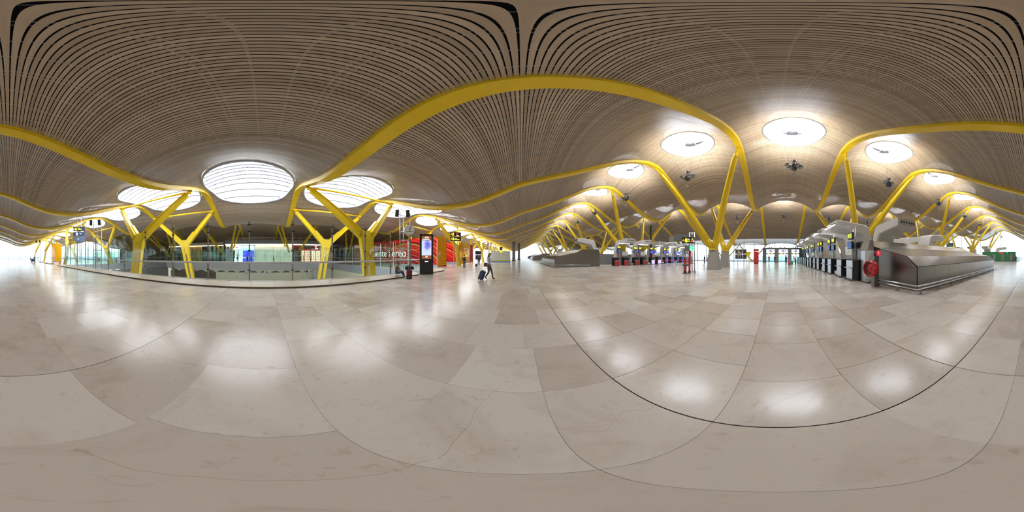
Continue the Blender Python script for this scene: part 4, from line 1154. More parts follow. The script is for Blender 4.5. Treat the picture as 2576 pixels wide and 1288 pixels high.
# white information counter far right
t = thing('information_counter', 'white glass counter with lime band far beyond the walking traveller', 'counter', (-44.5, -5.6, 0), -1.35)
MB().bb(-2.55, 2.55, -.95, .95, .5, 2.9).build('core', M['whitep'], t)
for i in range(4): MB().bb(-2.6 + 1.3 * i + .015, -2.6 + 1.3 * i + 1.285, .96, 1.0, .62, 3.0).build('front_pane', M['greenglass'], t)
for s_ in (-1, 1): MB().bb(s_ * 2.6 - .03, s_ * 2.6 + .03, -1, 1, .3, 3.0).build('side_pane', M['greenglass'], t)
MB().bb(-2.62, 2.62, -1.02, 1.02, 2.98, 3.04).build('worktop', M['lgrey'], t)
MB().bb(-2.6, 2.6, 1.0, 1.04, .25, .6).build('lime_band', M['lime'], t)
MB().bb(-2.65, 2.65, -1.05, 1.05, 0, .25).build('plinth', M['scrdk'], t)
MB().bb(-.45, .25, 1.02, 1.1, 2.5, 4.2).build('sign', M['dark'], t)
MB().bb(-.4, .2, 1.1, 1.12, 2.6, 3.2).build('sign_face', M['signy'], t)
for i in range(2):
    t = thing('hall_pillar', 'dark slender pillar in the bright distance, %s from the white counter' % ORD[i], 'column', (-56 - 16 * i, -2.4 + 1.6 * i, 0))
    MB().bb(-.5, .5, -.5, .5, 0, 7.6).build('shaft', M['facade'], t); MB().bb(-.7, .7, -.7, .7, 0, .3).build('base', M['dark'], t)
for i in range(2):
    t = thing('phone_stand', 'grey phone stand with dark screens beside the man with backpack, %s of two' % ORD[i], 'kiosk', (-30.6 - 1.6 * i, -8.4, 0), -1.1)
    MB().tube((0, 0, 0), (0, 0, 2.4), .05, n=8).build('pole', M['tubeg'], t); MB().bb(-.35, .35, .05, .2, 1.0, 1.9).build('panel', M['dark'], t); MB().bb(-.3, .3, -.3, .3, 0, .04).build('base', M['tubeg'], t)
    MB().bb(-.4, .4, .1, .2, 2.0, 2.7).build('screen', M['black'], t)

# ------------------------------------------------------------ check-in islands
def boom(parent_name, label, X, Y, rz, group='white air booms of the check-in islands', z0=0.0, head=False):
    """white leaning arm with six nozzles; local +x points along the arm, root at origin"""
    t = thing(parent_name, label, 'air duct', (X, Y, z0), rz, group)
    w_ = 1.05
    outer = [(-1.0, .0), (-.55, 1.45), (.05, 3.75), (.30, 4.40), (.62, 4.62), (3.25, 4.86), (3.55, 4.84)]
    inner = [(3.62, 4.16), (3.3, 4.06), (1.15, 3.72), (.92, 3.5), (.25, 1.45), (.1, .0)]
    if head: outer = [(-.22, 2.72)] + outer[2:]; inner = inner[:-2] + [(.62, 2.72)]
    poly = outer + inner
    mb = MB(); n = len(poly); vs = []
    # rounded sides: narrower outer rings
    for yy, k in ((-w_, .82), (-w_ + .14, 1.0), (w_ - .14, 1.0), (w_, .82)):
        for i, (x, z) in enumerate(poly):
            j = n - 1 - i
            ox, oz = poly[j]
            cx_, cz_ = (x + ox) / 2, (z + oz) / 2
            vs.append((cx_ + (x - cx_) * k, yy, cz_ + (z - cz_) * k))
    fs = [tuple(range(n)), tuple(reversed(range(3 * n, 4 * n)))]
    for r in range(3):
        fs += [(r * n + i, (r + 1) * n + i, (r + 1) * n + (i + 1) % n, r * n + (i + 1) % n) for i in range(n)]
    mb.add(vs, fs); body = mb.build('arm', M['white'], t)
    face = MB()
    prof = []
    for i in range(24):
        a = 2 * PI * i / 24
        prof.append((max(-.72, min(.72, 1.0 * math.cos(a))) + .24 * math.cos(a), .27 * math.sin(a)))
    face.add([(3.60, p[0], 4.50 + p[1]) for p in prof] + [(3.66, p[0], 4.50 + p[1]) for p in prof],
             [tuple(range(24, 48))] + [(i, (i + 1) % 24, 24 + (i + 1) % 24, 24 + i) for i in range(24)])
    face.build('end_plate', M['lgrey'], t)
    q = MB(); q.lathe([(.001, .004), (.075, .004), (.085, .012), (.095, .0)], (0, 0, 0), 14, ax=(1, 0, 0)); nm = q.mesh('nozzle', [M['black']])
    for i in range(6): link('nozzle', nm, t, (3.66, -.72 + .288 * i, 4.50))
    MB().bb(1.5, 2.9, -.02, .02, 3.70, 3.80).build('seam', M['grey'], t) if False else None
    return t
NUMM = M['num']
def desk(X, Y, s, label, front, top_m, number=None):
    """check-in podium facing -x (s=1) or +x (s=-1)"""
    t = thing('check_in_desk', label, 'desk', (X, Y, 0), 0 if s > 0 else PI, 'check-in desks')
    MB().bb(0.03, .85, -.50, .50, .08, 1.40).build('carcass', M['black'], t)
    MB().bb(-.0, .03, -.49, .49, .92, 1.42).build('upper_panel', top_m, t)
    MB().bb(-.0, .03, -.45, .45, .12, .86).build('front_panel', front, t)
    MB().tube((-.14, -.55, .9), (-.14, .45, .9), .035, n=8).build('ledge_rail', M['steel_l'], t)
    MB().bb(-.16, .9, -.53, .53, 0, .09).build('plinth', M['steel'], t)
    MB().bb(.0, .88, -.51, .51, 1.40, 1.45).build('worktop', M['dark'], t)
    return t
def gantry(X, Y, s, label, nums, group='check-in gantries', screen='scrdk', h=3.95):
    """pipe frame carrying number displays and monitors"""
    t = thing('display_gantry', label, 'display', (X, Y, 0), 0 if s > 0 else PI, group)
    for y_ in (-.18, .18): MB().tube((1.25, y_, 0), (1.25, y_, h), .045, n=8).build('pole', M['tubeg'], t)
    for y_ in (-.18, .18): MB().tube((-.9, y_, h - .05), (1.25, y_, h - .05), .03, n=6).build('arm', M['tubeg'], t)
    for i in range(4): MB().tube((-.9 + .7 * i, -.18, h - .05), (-.9 + .7 * i, .18, h - .05), .025, n=6).build('rung', M['tubeg'], t)
    for z in (1.9, 2.7, 3.4): MB().tube((1.25, -.18, z), (1.25, .18, z), .025, n=6).build('rung', M['tubeg'], t)
    for y_ in (-.6, .6): MB().tube((-.75, y_ - .5, h - .16), (-.75, y_ + .5, h - .16), .035, n=6).build('lamp_tube', M['tubelamp'], t)
    ys_ = (0.0,) if len(nums) == 1 else (-.62, .62)
    for y_, nb in zip(ys_, nums):
        d = MB().bb(.88, 1.05, y_ - .36, y_ + .36, 2.95, 3.5).build('number_display', M['dark'], t)
        text(nb, .44, d, (.87, y_, 3.22), (PI / 2, 0, -PI / 2), NUMM, ext=.004, bold=.008)
        m_ = MB().bb(.85, 1.05, y_ - .38, y_ + .38, 2.25, 2.8).build('monitor', M['black'], t)
        MB().bb(.84, .85, y_ - .34, y_ + .34, 2.29, 2.76).build('picture', M[screen], m_)
        MB().tube((1.05, y_, 2.9), (1.25, y_ * .3, 2.9), .03, n=6).build('bracket', M['tubeg'], t)
    return t
def notice(X, Y, s, label):
    t = thing('notice_board', label, 'board', (X, Y, 0), 0 if s > 0 else PI, 'pale notice boards over the desks')
    MB().bb(0, .04, -.62, .62, 1.78, 2.48).build('board', M['greenglass'], t)
    for z in (2.3, 2.18, 2.06): MB().bb(-.004, 0, -.45, .1, z - .02, z + .02).build('print_line', M['scrblue'] if z > 2.2 else M['lgrey'], t)
    for y_ in (-.55, .55): MB().tube((.02, y_, 1.45), (.02, y_, 1.78), .02, n=6).build('leg', M['tubeg'], t)
def conveyor(X, Y, s, label, L=2.2):
    t = thing('baggage_conveyor', label, 'conveyor', (X, Y, 0), 0 if s > 0 else PI, 'baggage conveyors')
    MB().prism([(0, .12), (0, .38), (L, .75), (L, .12)], -.32, .32, 'y').build('bed', M['steel_l'], t)
    MB().beam((0.02, 0, .40), (L, 0, .77), .56, .03, side=(0, 1, 0)).build('belt', M['conveyor'], t)
    for y_ in (-.25, .25): 
        for x in (.1, L - .1): MB().bb(x - .04, x + .04, y_ - .04, y_ + .04, 0, .12).build('foot', M['dark'], t)
def banner(X, Y, s, label, m_, h0=1.5, h1=3.35):
    t = thing('hanging_banner', label, 'banner', (X, Y, 0), 0 if s > 0 else PI, 'strip banners between displays')
    MB().beam((.75, 0, h0), (.95, 0, h1), .22, .02, side=(0, 1, 0)).build('cloth', m_, t)
    MB().tube((.95, -.14, h1), (.95, .14, h1), .018, n=6).build('top_rod', M['tubeg'], t)
    MB().tube((.75, -.14, h0), (.75, .14, h0), .018, n=6).build('bottom_rod', M['tubeg'], t)

def island_cover(name, label, X0, X1, mirror=1, depth_step=True, mats=None):
    """stainless head of a check-in island: low front, chamfer and long sloping top, built of panels"""
    m_, mr = mats or (M['steel'], M['steel_roof'])
    t = thing(name, label, 'steel cover', (min(X0, X1), 5.0, 0))
    W = abs(X1 - X0); n = 10; w_ = W / n
    prof = [(0, .05), (0, 1.18), (.69, 1.68), (3.5, 2.25), (4.4, 2.72), (7.5, 2.72)]
    MB().prism([(.03, 0), (.03, 1.16), (.70, 1.645), (3.5, 2.22), (4.4, 2.69), (7.4, 2.69), (7.4, 0)], .04, W - .04, 'x').build('core', M['dark'], t)
    for i in range(n):
        a, c = i * w_ + .006, (i + 1) * w_ - .006
        for k_, (p, q) in enumerate(zip(prof, prof[1:])):
            d = Vector((q[0] - p[0], q[1] - p[1])); nn = Vector((-d.y, d.x)).normalized() * .02
            mb = MB()
            P = [Vector(p) + d.normalized() * .004, Vector(q) - d.normalized() * .004]
            mb.prism([tuple(P[0] + nn), tuple(P[1] + nn), tuple(P[1]), tuple(P[0])], a, c, 'x')
            mb.build(('front_panel', 'chamfer_panel', 'roof_panel', 'step_panel', 'top_panel')[k_], m_ if k_ < 2 else mr, t)
    # end faces as plates (seam 1.15 m up and half way along)
    for xe, sgn in ((0, -1), (W, 1)):
        for poly in ([(.02, .05), (.02, 1.14), (1.9, 1.14), (1.9, .05)], [(1.91, .05), (1.91, 1.14), (3.5, 1.14), (3.5, .05)],
                     [(.02, 1.15), (.69, 1.67), (1.9, 1.91), (1.9, 1.15)], [(1.91, 1.15), (1.91, 1.91), (3.5, 2.23), (3.5, 1.15)],
                     [(3.52, .05), (3.52, 2.2), (4.4, 2.68), (4.4, .05)], [(4.41, .05), (4.41, 2.68), (7.4, 2.68), (7.4, .05)]):
            MB().prism(poly, xe, xe + sgn * .03, 'x').build('end_plate', m_, t)
    return t
def guard_rail(label, pts, X0=0, posts=12):
    t = thing('guard_rail', label, 'rail', (pts[0][0], pts[0][1], 0))
    P = [(x - pts[0][0], y - pts[0][1]) for x, y in pts]
    for z in (.22, .38): MB().path([(x, y, z) for x, y in P], .032, 8).build('tube', M['steel_l'], t)
    for a, c in zip(P, P[1:]):
        L = math.hypot(c[0] - a[0], c[1] - a[1]); n = max(1, round(L / 1.45))
        for i in range(n):
            f = (i + .12) / n
            x, y = a[0] + (c[0] - a[0]) * f, a[1] + (c[1] - a[1]) * f
            q = MB(); q.bb(x - .02, x + .02, y - .02, y + .02, .03, .40); q.bb(x - .10, x + .10, y - .05, y + .05, 0, .03); q.build('post', M['steel'], t)
    return t

# --- near island on the right
NI = island_cover('island_cover', 'large brushed steel cover of the near check-in island', 5.85, 20.6)
guard_rail('low double steel rail around the near island cover', [(5.35, 9.0), (5.35, 4.55), (21.0, 4.55)])
t = thing('steel_cabinet', 'tall rounded steel cabinet between the hose drum and the first desk', 'cabinet', (5.42, 9.14, 0))
MB().prism([(0.0, -.55), (.38, -.62), (.38, .45), (.0, .45), (-.1, .2), (-.1, -.3)], .08, 2.05, 'z').build('body', M['steel_l'], t)
MB().add([(-.1, -.55, 2.06), (.38, -.62, 2.06), (.38, .45, 2.06), (-.1, .45, 2.06), (.2, -.5, 2.7), (.38, -.5, 2.7), (.38, .4, 2.7), (.2, .4, 2.7)], [(3, 2, 1, 0), (4, 5, 6, 7), (0, 1, 5, 4), (1, 2, 6, 5), (2, 3, 7, 6), (3, 0, 4, 7)]).build('sloped_cap', M['steel'], t)
MB().bb(-.14, .38, -.66, .5, 0, .08).build('plinth', M['steel'], t)
boom('air_boom', 'white air boom pointing over the near island cover with six nozzles', 9.8, 13.1, -PI / 2, head=True)
NB = 7
nums_r = [('913',), ('914', '915'), ('916', '917'), ('918', '919'), ('920', '921'), ('922', '923'), ('924', '925')]
for i in range(NB):
    Y = 14.0 + 4.4 * i
    boom('air_boom', 'white air boom over the right desk row, %s from the hose drum' % ORD[i], 8.55, Y, PI)
    boom('air_boom', 'white air boom on the far side of the near island, %s from the cover' % ORD[i], 17.6, Y, 0)
    for j, dy in enumerate((-3.75, -1.8)):
        desk(4.88, Y + dy, 1, 'steel fronted check-in desk of the right row, %s from the hose drum' % ORD[2 * i + j], M['steel_l'], M['steel_l'])
    gantry(4.5, Y - 2.75 if i else Y - 2.8, 1, 'pipe gantry with yellow desk numbers, right row, %s from the hose drum' % ORD[i], nums_r[i])
    notice(5.75, Y - 1.8, 1, 'pale notice board of the right desk row, %s from the hose drum' % ORD[i])
    conveyor(5.1, Y - .55, 1, 'baggage conveyor of the right desk row, %s from the hose drum' % ORD[i])
MB().bb(10.0, 16.4, 15.2, 44.0, 0, 2.1).build('island_core', M['grey'], label='grey service core between the desk rows of the near island', cat='counter')
# fire hose drum on its post
fh = thing('fire_hose_reel', 'red fire hose drum on a steel post with red sign', 'hose reel', (5.12, 7.45, 0))
MB().bb(-.14, .14, -.16, .16, 0, 1.95).build('post', M['steel'], fh)
DC, AXD = (-.36, -.14, 1.03), (-.985, -.17, 0)
MB().lathe([(.37, .14), (.37, .19), (.41, .20), (.43, .18), (.43, -.18), (.41, -.20), (.05, -.20)], DC, 36, ax=AXD).build('drum_rim', M['red'], fh)
MB().lathe([(.38, .06), (.26, .05), (.23, .08), (.08, .10), (.001, .10)], DC, 32, ax=AXD).build('drum_face', M['red'], fh)
MB().lathe([(.375, .08), (.35, .13), (.30, .13), (.275, .08)], DC, 32, ax=AXD).build('hose_coil', M['dark'], fh)
MB().lathe([(.001, .17), (.05, .17), (.06, .10)], DC, 12, ax=AXD).build('hub', M['chrome'], fh)
MB().tube((-.15, -.1, 1.03), (.0, -.05, 1.03), .06, n=8).build('axle', M['steel'], fh)
MB().bb(-.02, .26, -.19, -.17, 1.72, 2.0).build('sign', M['signr'], fh)
text('1', .22, fh, (.12, -.195, 1.86), (PI / 2, 0, 0), M['signw'], ext=.002)
MB().bb(-.2, -.06, -.185, -.17, 1.70, 1.84).build('small_sign', M['reddk'], fh)

# --- island on the left of the street view (faces +x)
LXI = -23.6
t2 = island_cover('island_cover', 'steel cover of the check-in island left of the totem', -38.4, LXI)
guard_rail('low double steel rail around the left island cover', [(-38.8, 4.55), (-23.1, 4.55), (-23.1, 10.5)])
boom('air_boom', 'white air boom pointing over the left island cover', -27.4, 13.2, -PI / 2, head=True)
nums_l = [('909',), ('907', '908'), ('905', '906'), ('903', '904'), ('901', '902'), ('899', '900')]
for i in range(6):
    Y = 18.2 + 4.4 * (i - .0)
    boom('air_boom', 'white air boom over the left desk row, %s from the island cover' % ORD[i], -26.4, Y, 0)
    ban = M['red'] if i < 3 else M['blue']
    fm = M['red'] if i < 2 else (mat('violet_screen_panel', (.5, .4, .75), .3, emit=.4, var=.4, scale=6) if i == 2 else M['blue'])
    for j, dy in enumerate((-2.9, -.9)):
        desk(-22.8, Y + dy, -1, 'check-in desk of the left row, %s from the island cover' % ORD[2 * i + j], fm, M['black'] if i < 3 else M['blue'])
    gantry(-22.8, Y - 1.9, -1, 'pipe gantry with yellow desk numbers, left row, %s from the island cover' % ORD[i], nums_l[i], screen='scrdk' if i < 2 else 'scrblue')
    notice(-23.4, Y - .8, -1, 'pale notice board of the left desk row, %s from the island cover' % ORD[i])
    conveyor(-23.0, Y + .5, -1, 'baggage conveyor of the left desk row, %s from the island cover' % ORD[i])
    banner(-23.2, Y - 1.9, -1, 'strip banner of the left desk row, %s from the island cover' % ORD[i], ban)
    if i < 2:
        c_ = thing('desk_chair', 'purple swivel chair behind the left desk row, %s from the island cover' % ORD[i], 'chair', (-24.6, Y - 2.2, 0), group='purple desk chairs')
        MB().bb(-.25, .25, -.25, .25, .48, .56).build('seat', M['purple'], c_); MB().bb(-.28, -.2, -.22, .22, .6, 1.15).build('backrest', M['purple'], c_)
        MB().tube((0, 0, .05), (0, 0, .48), .03, n=8).build('stem', M['tubeg'], c_); MB().lathe([(.3, .0), (.3, .03), (.05, .07)], (0, 0, 0), 12).build('base', M['dark'], c_)
MB().bb(-36.0, -28.3, 14.5, 44.0, 0, 2.1).build('island_core', M['grey'], label='grey service core behind the left desk row', cat='counter')

# --- further islands
def far_island(label, X0, X1, green=False):
    island_cover('island_cover', label, X0, X1, mats=None)
far_island('distant steel island cover beside the two walkers', 50.2, 64.8)
far_island('distant steel island cover beyond the left island', -83, -68.4)
far_island('most distant steel island cover near the dark pillars', -127, -112.5)
t = thing('green_partition', 'green printed partition on the flank of the distant island', 'partition', (50.0, 13.2, 0))
for i in range(4): MB().bb(-.06, 0, -8 + 2.7 * i + .02, -8 + 2.7 * i + 2.68, .05, 3.0).build('panel', M['green'], t)
for y_ in (-6.5, -3.9, -1.2): MB().bb(-.12, -.06, y_ - .45, y_ + .45, .1, 2.3).build('door', M['grey'], t)
MB().bb(-.1, -.06, -4.2, -2.8, 2.45, 2.8).build('plate', M['signr'], t)
for i, (x, y_) in enumerate(((53, 15), (53, 20), (53, 25))):
    boom('air_boom', 'distant white air boom behind the green partition, %s from the walkers' % ORD[i], x, y_, PI)
boom('air_boom', 'distant white air boom over the cover by the walkers', 57, 13, -PI / 2, head=True)
for i in range(3): boom('air_boom', 'distant white air boom beyond the left island, %s' % ORD[i] + ' in line', -71.5, 17 + 5 * i, 0)
sm = thing('overhead_sign', 'overhead black and green signs seen above the near island cover', 'sign', (31.0, 17.5, 0), .95)
for x in (-2.3, 2.3): MB().tube((x, 0, 0), (x, 0, 4.6), .06, n=8).build('pole', M['tubeg'], sm)
bd = MB().bb(-2.3, 1.4, -.12, .0, 3.7, 4.5).build('board', M['black'], sm)
text('←', .55, bd, (-1.7, -.13, 4.1), (PI / 2, 0, 0), M['signy'], ext=.003); picto(bd, -1.1, -.13, 4.1, .7, M['signy'])
for i, mm in enumerate((M['signr'], M['signy'], M['scrblue'], M['signw'])): MB().bb(-.2 + .35 * i, .05 + .35 * i, -.135, -.12, 3.95, 4.3).build('gate_tile', mm, bd)
MB().bb(-2.3, -.7, -.12, 0, 2.9, 3.55).build('exit_board', M['signg'], sm)
MB().bb(.2, 1.0, -.12, 0, 2.9, 3.55).build('number_board', M['dark'], sm); MB().bb(1.4, 2.2, -.12, 0, 2.9, 3.55).build('number_board', M['dark'], sm)
text('880', .4, sm, (.6, -.13, 3.22), (PI / 2, 0, 0), NUMM, ext=.003); text('881', .4, sm, (1.8, -.13, 3.22), (PI / 2, 0, 0), NUMM, ext=.003)

# ------------------------------------------------------------ totem by the check-in row
tt = thing('sign_totem', 'grey pipe totem with black direction sign and green exit sign', 'sign', (-8.35, 14.6, 0), .5)
for x, y_ in ((-.25, 0), (.25, 0), (0, .35)): MB().tube((x, y_, 0), (x, y_, 4.15), .06, n=8).build('pipe', M['tubeg'], tt)
for z in (.9, 1.8, 2.7, 3.5, 4.1): MB().tube((-.25, 0, z), (.25, 0, z), .035, n=6).build('rung', M['tubeg'], tt)
for x in (-.27, .27): MB().bb(x - .16, x + .16, -.2, .2, 0, .16).build('foot', M['tubeg'], tt)
bd = MB().bb(-1.05, .28, -.20, -.08, 3.0, 3.62).build('sign_board', M['black'], tt)
text('←', .36, bd, (-.86, -.205, 3.3), (PI / 2, 0, 0), M['signy'], ext=.003); picto(bd, -.6, -.205, 3.3, .5, M['signy'])
print_line(bd, -.35, -.205, 3.41, .2, .08, M['signw']); print_line(bd, -.33, -.205, 3.22, .26, .08, M['signy'])
for i, mm in enumerate((M['signr'], M['signy'], M['scrblue'])): MB().bb(-.1 + .11 * i, -.01 + .11 * i, -.212, -.2, 3.36, 3.5).build('gate_tile', mm, bd)
for i, mm in enumerate((M['signg'], M['signr'], M['signy'], M['signw'])): MB().bb(-.1 + .09 * i, -.03 + .09 * i, -.212, -.2, 3.12, 3.28).build('gate_tile', mm, bd)
MB().bb(-1.9, .28, .0, .16, 3.35, 3.95).build('crossbeam', M['grey'], tt)
MB().bb(-2.4, -1.9, .02, .14, 3.2, 3.75).build('crossbeam_end', M['tubeg'], tt)
ex = MB().bb(-.22, .24, -.2, -.12, 2.28, 2.76).build('exit_sign', M['signw'], tt)
MB().bb(-.19, .21, -.212, -.2, 2.32, 2.72).build('exit_face', M['signg'], ex)
text('→', .24, ex, (.11, -.216, 2.52), (PI / 2, 0, 0), M['signw'], ext=.002)
MB().lathe([(.001, .004), (.028, .004), (.028, -.004)], (-.06, -.214, 2.65), 10, ax=(0, -1, 0)).build('runner_head', M['signw'], ex)
MB().beam((-.06, -.214, 2.61), (-.09, -.214, 2.47), .055, .008, side=(1, 0, 0)).build('runner_body', M['signw'], ex)
for q_ in ((-.15, 2.36), (-.02, 2.37)): MB().beam((-.09, -.214, 2.48), (q_[0], -.214, q_[1]), .03, .008, side=(1, 0, 0)).build('runner_leg', M['signw'], ex)
MB().bb(-.75, -.3, -.05, .05, 2.2, 2.75).build('grey_board', M['grey'], tt)
for x, h_, w_ in ((-.42, 1.35, .26), (.03, 2.2, .20)):
    b4 = thing('red_post', ('short' if h_ < 2 else 'tall') + ' red advertising post beside the sign totem', 'post', (-8.35 + x * .88 - .1, 14.55 + x * .48 - .35, 0), .5)
    MB().bb(-w_ / 2, w_ / 2, -.1, .1, .14, h_).build('sleeve', M['red'], b4); MB().bb(-w_ / 2 - .03, w_ / 2 + .03, -.14, .14, 0, .14).build('base', M['black'], b4)
    MB().bb(-w_ / 2 - .01, w_ / 2 + .01, -.11, .11, h_, h_ + .04).build('cap', M['dark'], b4)
lv = thing('louvre_screen', 'grey louvred panel standing beside the sign totem', 'panel', (-9.05, 15.0, 0), .5)
for i in range(4): MB().bb(-.3 + .17 * i, -.18 + .17 * i, -.02, .02, .9, 2.35).build('slat', M['steel_l'], lv)
for x in (-.33, .4): MB().tube((x, 0, 0), (x, 0, 2.45), .03, n=6).build('post', M['tubeg'], lv)
st = thing('bar_stool', 'dark round seat on a slim pole in front of the sign totem', 'stool', (-8.25, 13.2, 0))
MB().lathe([(.001, .0), (.33, .0), (.33, .03), (.05, .05), (.001, .05)], (0, 0, 0), 24).build('base', M['dark'], st)
MB().tube((0, 0, .05), (0, 0, .78), .03, n=8).build('pole', M['dark'], st)
MB().lathe([(.001, .76), (.26, .76), (.30, .80), (.30, .88), (.27, .93), (.001, .94)], (0, 0, 0), 24).build('seat', M['dark'], st)
# queue barriers with red belts before the blue desks
qp = []
for i in range(9):
    X_, Y_ = -19.2 + 1.25 * i, 21.5 + 1.05 * i
    qp.append((X_, Y_))
for i, (X_, Y_) in enumerate(qp):
    p = thing('queue_post', 'slim queue post with red belt, %s from the red desks' % ORD[i], 'barrier', (X_, Y_, 0), group='queue posts')
    MB().lathe([(.001, 0), (.17, 0), (.17, .03), (.04, .06)], (0, 0, 0), 12).build('base', M['steel'], p)
    MB().tube((0, 0, .05), (0, 0, 1.0), .035, n=8).build('pole', M['steel_l'], p)
    if i < 8: MB().beam((0, 0, .93), (1.25, 1.05, .93), .008, .055, side=(-1.05, 1.25, 0)).build('belt', M['signr'], p)

# ------------------------------------------------------------ entrance side
rc = thing('red_column_sign', 'tall slim red advertising column in front of the entrance glass', 'sign', (-4.4, 34.8, 0))
MB().bb(-.5, .5, -.3, .3, .15, 3.15).build('sleeve', M['red'], rc); MB().bb(-.54, .54, -.34, .34, 3.0, 3.2).build('cap', M['reddk'], rc); MB().bb(-.45, .45, -.25, .25, 0, .15).build('base', M['black'], rc)
MB().bb(-.3, .1, -.32, -.3, 2.65, 2.78).build('mark', M['signw'], rc); MB().bb(.15, .4, -.32, -.3, 2.55, 2.8).build('mark', M['signy'], rc)
pg = PG = thing('poster_gantry', 'pipe gantry with dark panels and a portrait poster', 'billboard', (-6.7, 30.0, 0))
for x in (-1.0, .9): MB().tube((x, 0, 0), (x, 0, 3.75), .09, n=8).build('leg', M['tubeg'], pg)
for z in (3.4, 3.7): MB().tube((-1.2, 0, z), (1.2, 0, z), .06, n=6).build('crossbar', M['tubeg'], pg)
for i in range(3):
    for j in range(2): MB().bb(-1.75 + 1.18 * i, -.65 + 1.18 * i, -.08, .02, 1.25 + 1.02 * j, 2.2 + 1.02 * j).build('panel', M['brown'], pg)
MB().bb(-.9, .1, -.14, -.09, 1.35, 2.75).build('poster', M['lgrey'], pg)
MB().lathe([(.001, .2), (.12, .14), (.16, 0), (.12, -.16), (.001, -.2)], (-.4, -.15, 2.2), 12).build('printed_head', M['skin'], pg)
MB().prism([(-.72, 1.36), (-.08, 1.36), (-.15, 1.8), (-.4, 1.95), (-.65, 1.8)], -.16, -.142, 'y').build('printed_shoulders', M['dark'], pg)
PG.scale = (.62, .7, .92)
yg = thing('yellow_stand', 'yellow wooden stand on long legs beside the red column', 'stand', (-7.0, 40.0, 0))
MB().prism([(-.5, 1.6), (.1, 1.5), (.7, 2.7), (-.6, 2.7)], -.2, .2, 'y').build('body', M['yellow'], yg)
for x in (-.5, .0, .3): MB().bb(x - .06, x + .06, -.06, .06, 0, 1.6).build('leg', M['yellow'], yg)
dp = thing('entrance_portal', 'dark framed entrance portal with three glass doorways', 'entrance', (1.4, 42.5, 0))
for x in (-4.6, -1.35, 1.95, 5.2): MB().bb(x - .45, x + .45, -.6, .6, 0, 4.75).build('pier', M['grey'] if x in (-1.35, 1.95) else M['facade'], dp)
MB().bb(-5.05, 5.65, -.65, .65, 4.4, 4.85).build('lintel', M['facade'], dp)
for i, x in enumerate((-2.97, .3, 3.58)):
    MB().bb(x - 1.2, x + 1.2, -.4, .2, 2.75, 3.1).build('sign_band', M['dark'], dp)
    MB().bb(x - .8, x - .3, -.42, -.4, 2.85, 3.0).build('sign_mark', M['signy'], dp); MB().bb(x + .2, x + .6, -.42, -.4, 2.85, 3.0).build('sign_mark', M['signw'] if i == 1 else M['signy'], dp)
    MB().bb(x - 1.15, x - .03, -.02, .02, .05, 2.7).build('door_leaf', M['glassg'], dp); MB().bb(x + .03, x + 1.15, -.02, .02, .05, 2.7).build('door_leaf', M['glassg'], dp)
    MB().bb(x - 1.15, x + 1.15, -.02, .02, 3.15, 4.35).build('upper_pane', M['glassg'], dp)
    MB().prism([(x - .5, 3.85), (x, 4.2), (x + .5, 3.85), (x, 3.5)], -.08, -.05, 'y').build('diamond_sign', M['signr'], dp)
    MB().bb(x - .55, x + .55, -.1, -.08, 3.77, 3.93).build('diamond_bar', M['scrblue'], dp)
for x in (-3.3, -2.7, -.4, .6, 2.9, 3.6): MB().tube((x, 0, 4.85), (x, 0, 5.2), .14, n=8).build('lamp', M['black'], dp)
dp.scale = (1, 1, .78)
gp = thing('dark_screen', 'dark green standing screen right of the entrance portal', 'screen', (5.6, 35.0, 0), -.15)
MB().bb(-.75, .75, -.05, .05, 1.35, 3.35).build('panel', mat('dark_green_panel', (.03, .05, .045), .4), gp)
for x in (-.7, .7): MB().tube((x, 0, 0), (x, 0, 1.35), .04, n=6).build('leg', M['tubeg'], gp)
er = thing('guard_rail', 'long steel rail in front of the entrance glass', 'rail', (-9, 41.3, 0))
MB().tube((-6, 0, .55), (5, 0, .55), .07, n=6).build('tube', M['lgrey'], er)
for i in range(7): MB().tube((-6 + 1.83 * i, 0, 0), (-6 + 1.83 * i, 0, .55), .05, n=6).build('post', M['lgrey'], er)
# black duct column left of the totem and outdoor canopy supports
bc = thing('duct_column', 'slender black column behind the left desk row', 'column', (-24.0, 24.6, 0))
for x in (-.14, .14): MB().tube((x, 0, 0), (x, 0, 8.2), .12, n=10).build('pipe', M['dark'], bc)
MB().bb(-.4, .4, -.25, .25, 0, .12).build('base', M['dark'], bc)
for i, X_ in enumerate((-16.65, -7.65, 10.35)):
    t = thing('roof_support', 'bright yellow outdoor V support beyond the entrance glass, %s from the left' % ORD[i], 'column', (X_, 50.5, 0), group='outdoor V supports')
    for s_ in (-1, 1): MB().tube((0, 0, 0), (s_ * 4.5, 1.5, rib_z(52) - .05), .2, .14, 10).build('branch', M['yellow'], t)
    MB().tube((-4.5, 1.5, rib_z(52) - .1), (4.5, 1.5, rib_z(52) - .1), .1, n=8).build('tie_rod', M['yellow'], t)

# ------------------------------------------------------------ people and luggage
sit = dict(pelvis=(0, 0, .40), spine=(0, -.02, .58), chest=(0, .05, .80), neck=(0, .11, .93), jaw=(0, .16, .985), head=(0, .185, 1.05), crown=(0, .185, 1.12),
           sl=(-.18, .04, .86), el=(-.22, .10, .60), wl=(-.10, .30, .60), hl=(-.05, .36, .62), sr=(.18, .04, .86), er=(.22, .10, .60), wr=(.10, .30, .60), hr=(.05, .36, .62),
           pl=(-.10, .03, .36), kl=(-.14, .46, .50), al=(-.13, .62, .10), tl=(-.14, .78, .04), pr=(.10, .03, .36), kr=(.14, .44, .52), ar=(.10, .72, .10), tr=(.10, .88, .04))
p = figure('person', 'seated person in a brown patterned jumper and jeans looking down at a phone', (-9.15, -8.72, 0), .25, sit, (M['cloth_br'], M['jeans'], M['lgrey']), 1.78, fingers=True)
ph = thing('phone', 'small dark phone held by the seated person', 'phone', (-9.24, -8.33, .645), .25)
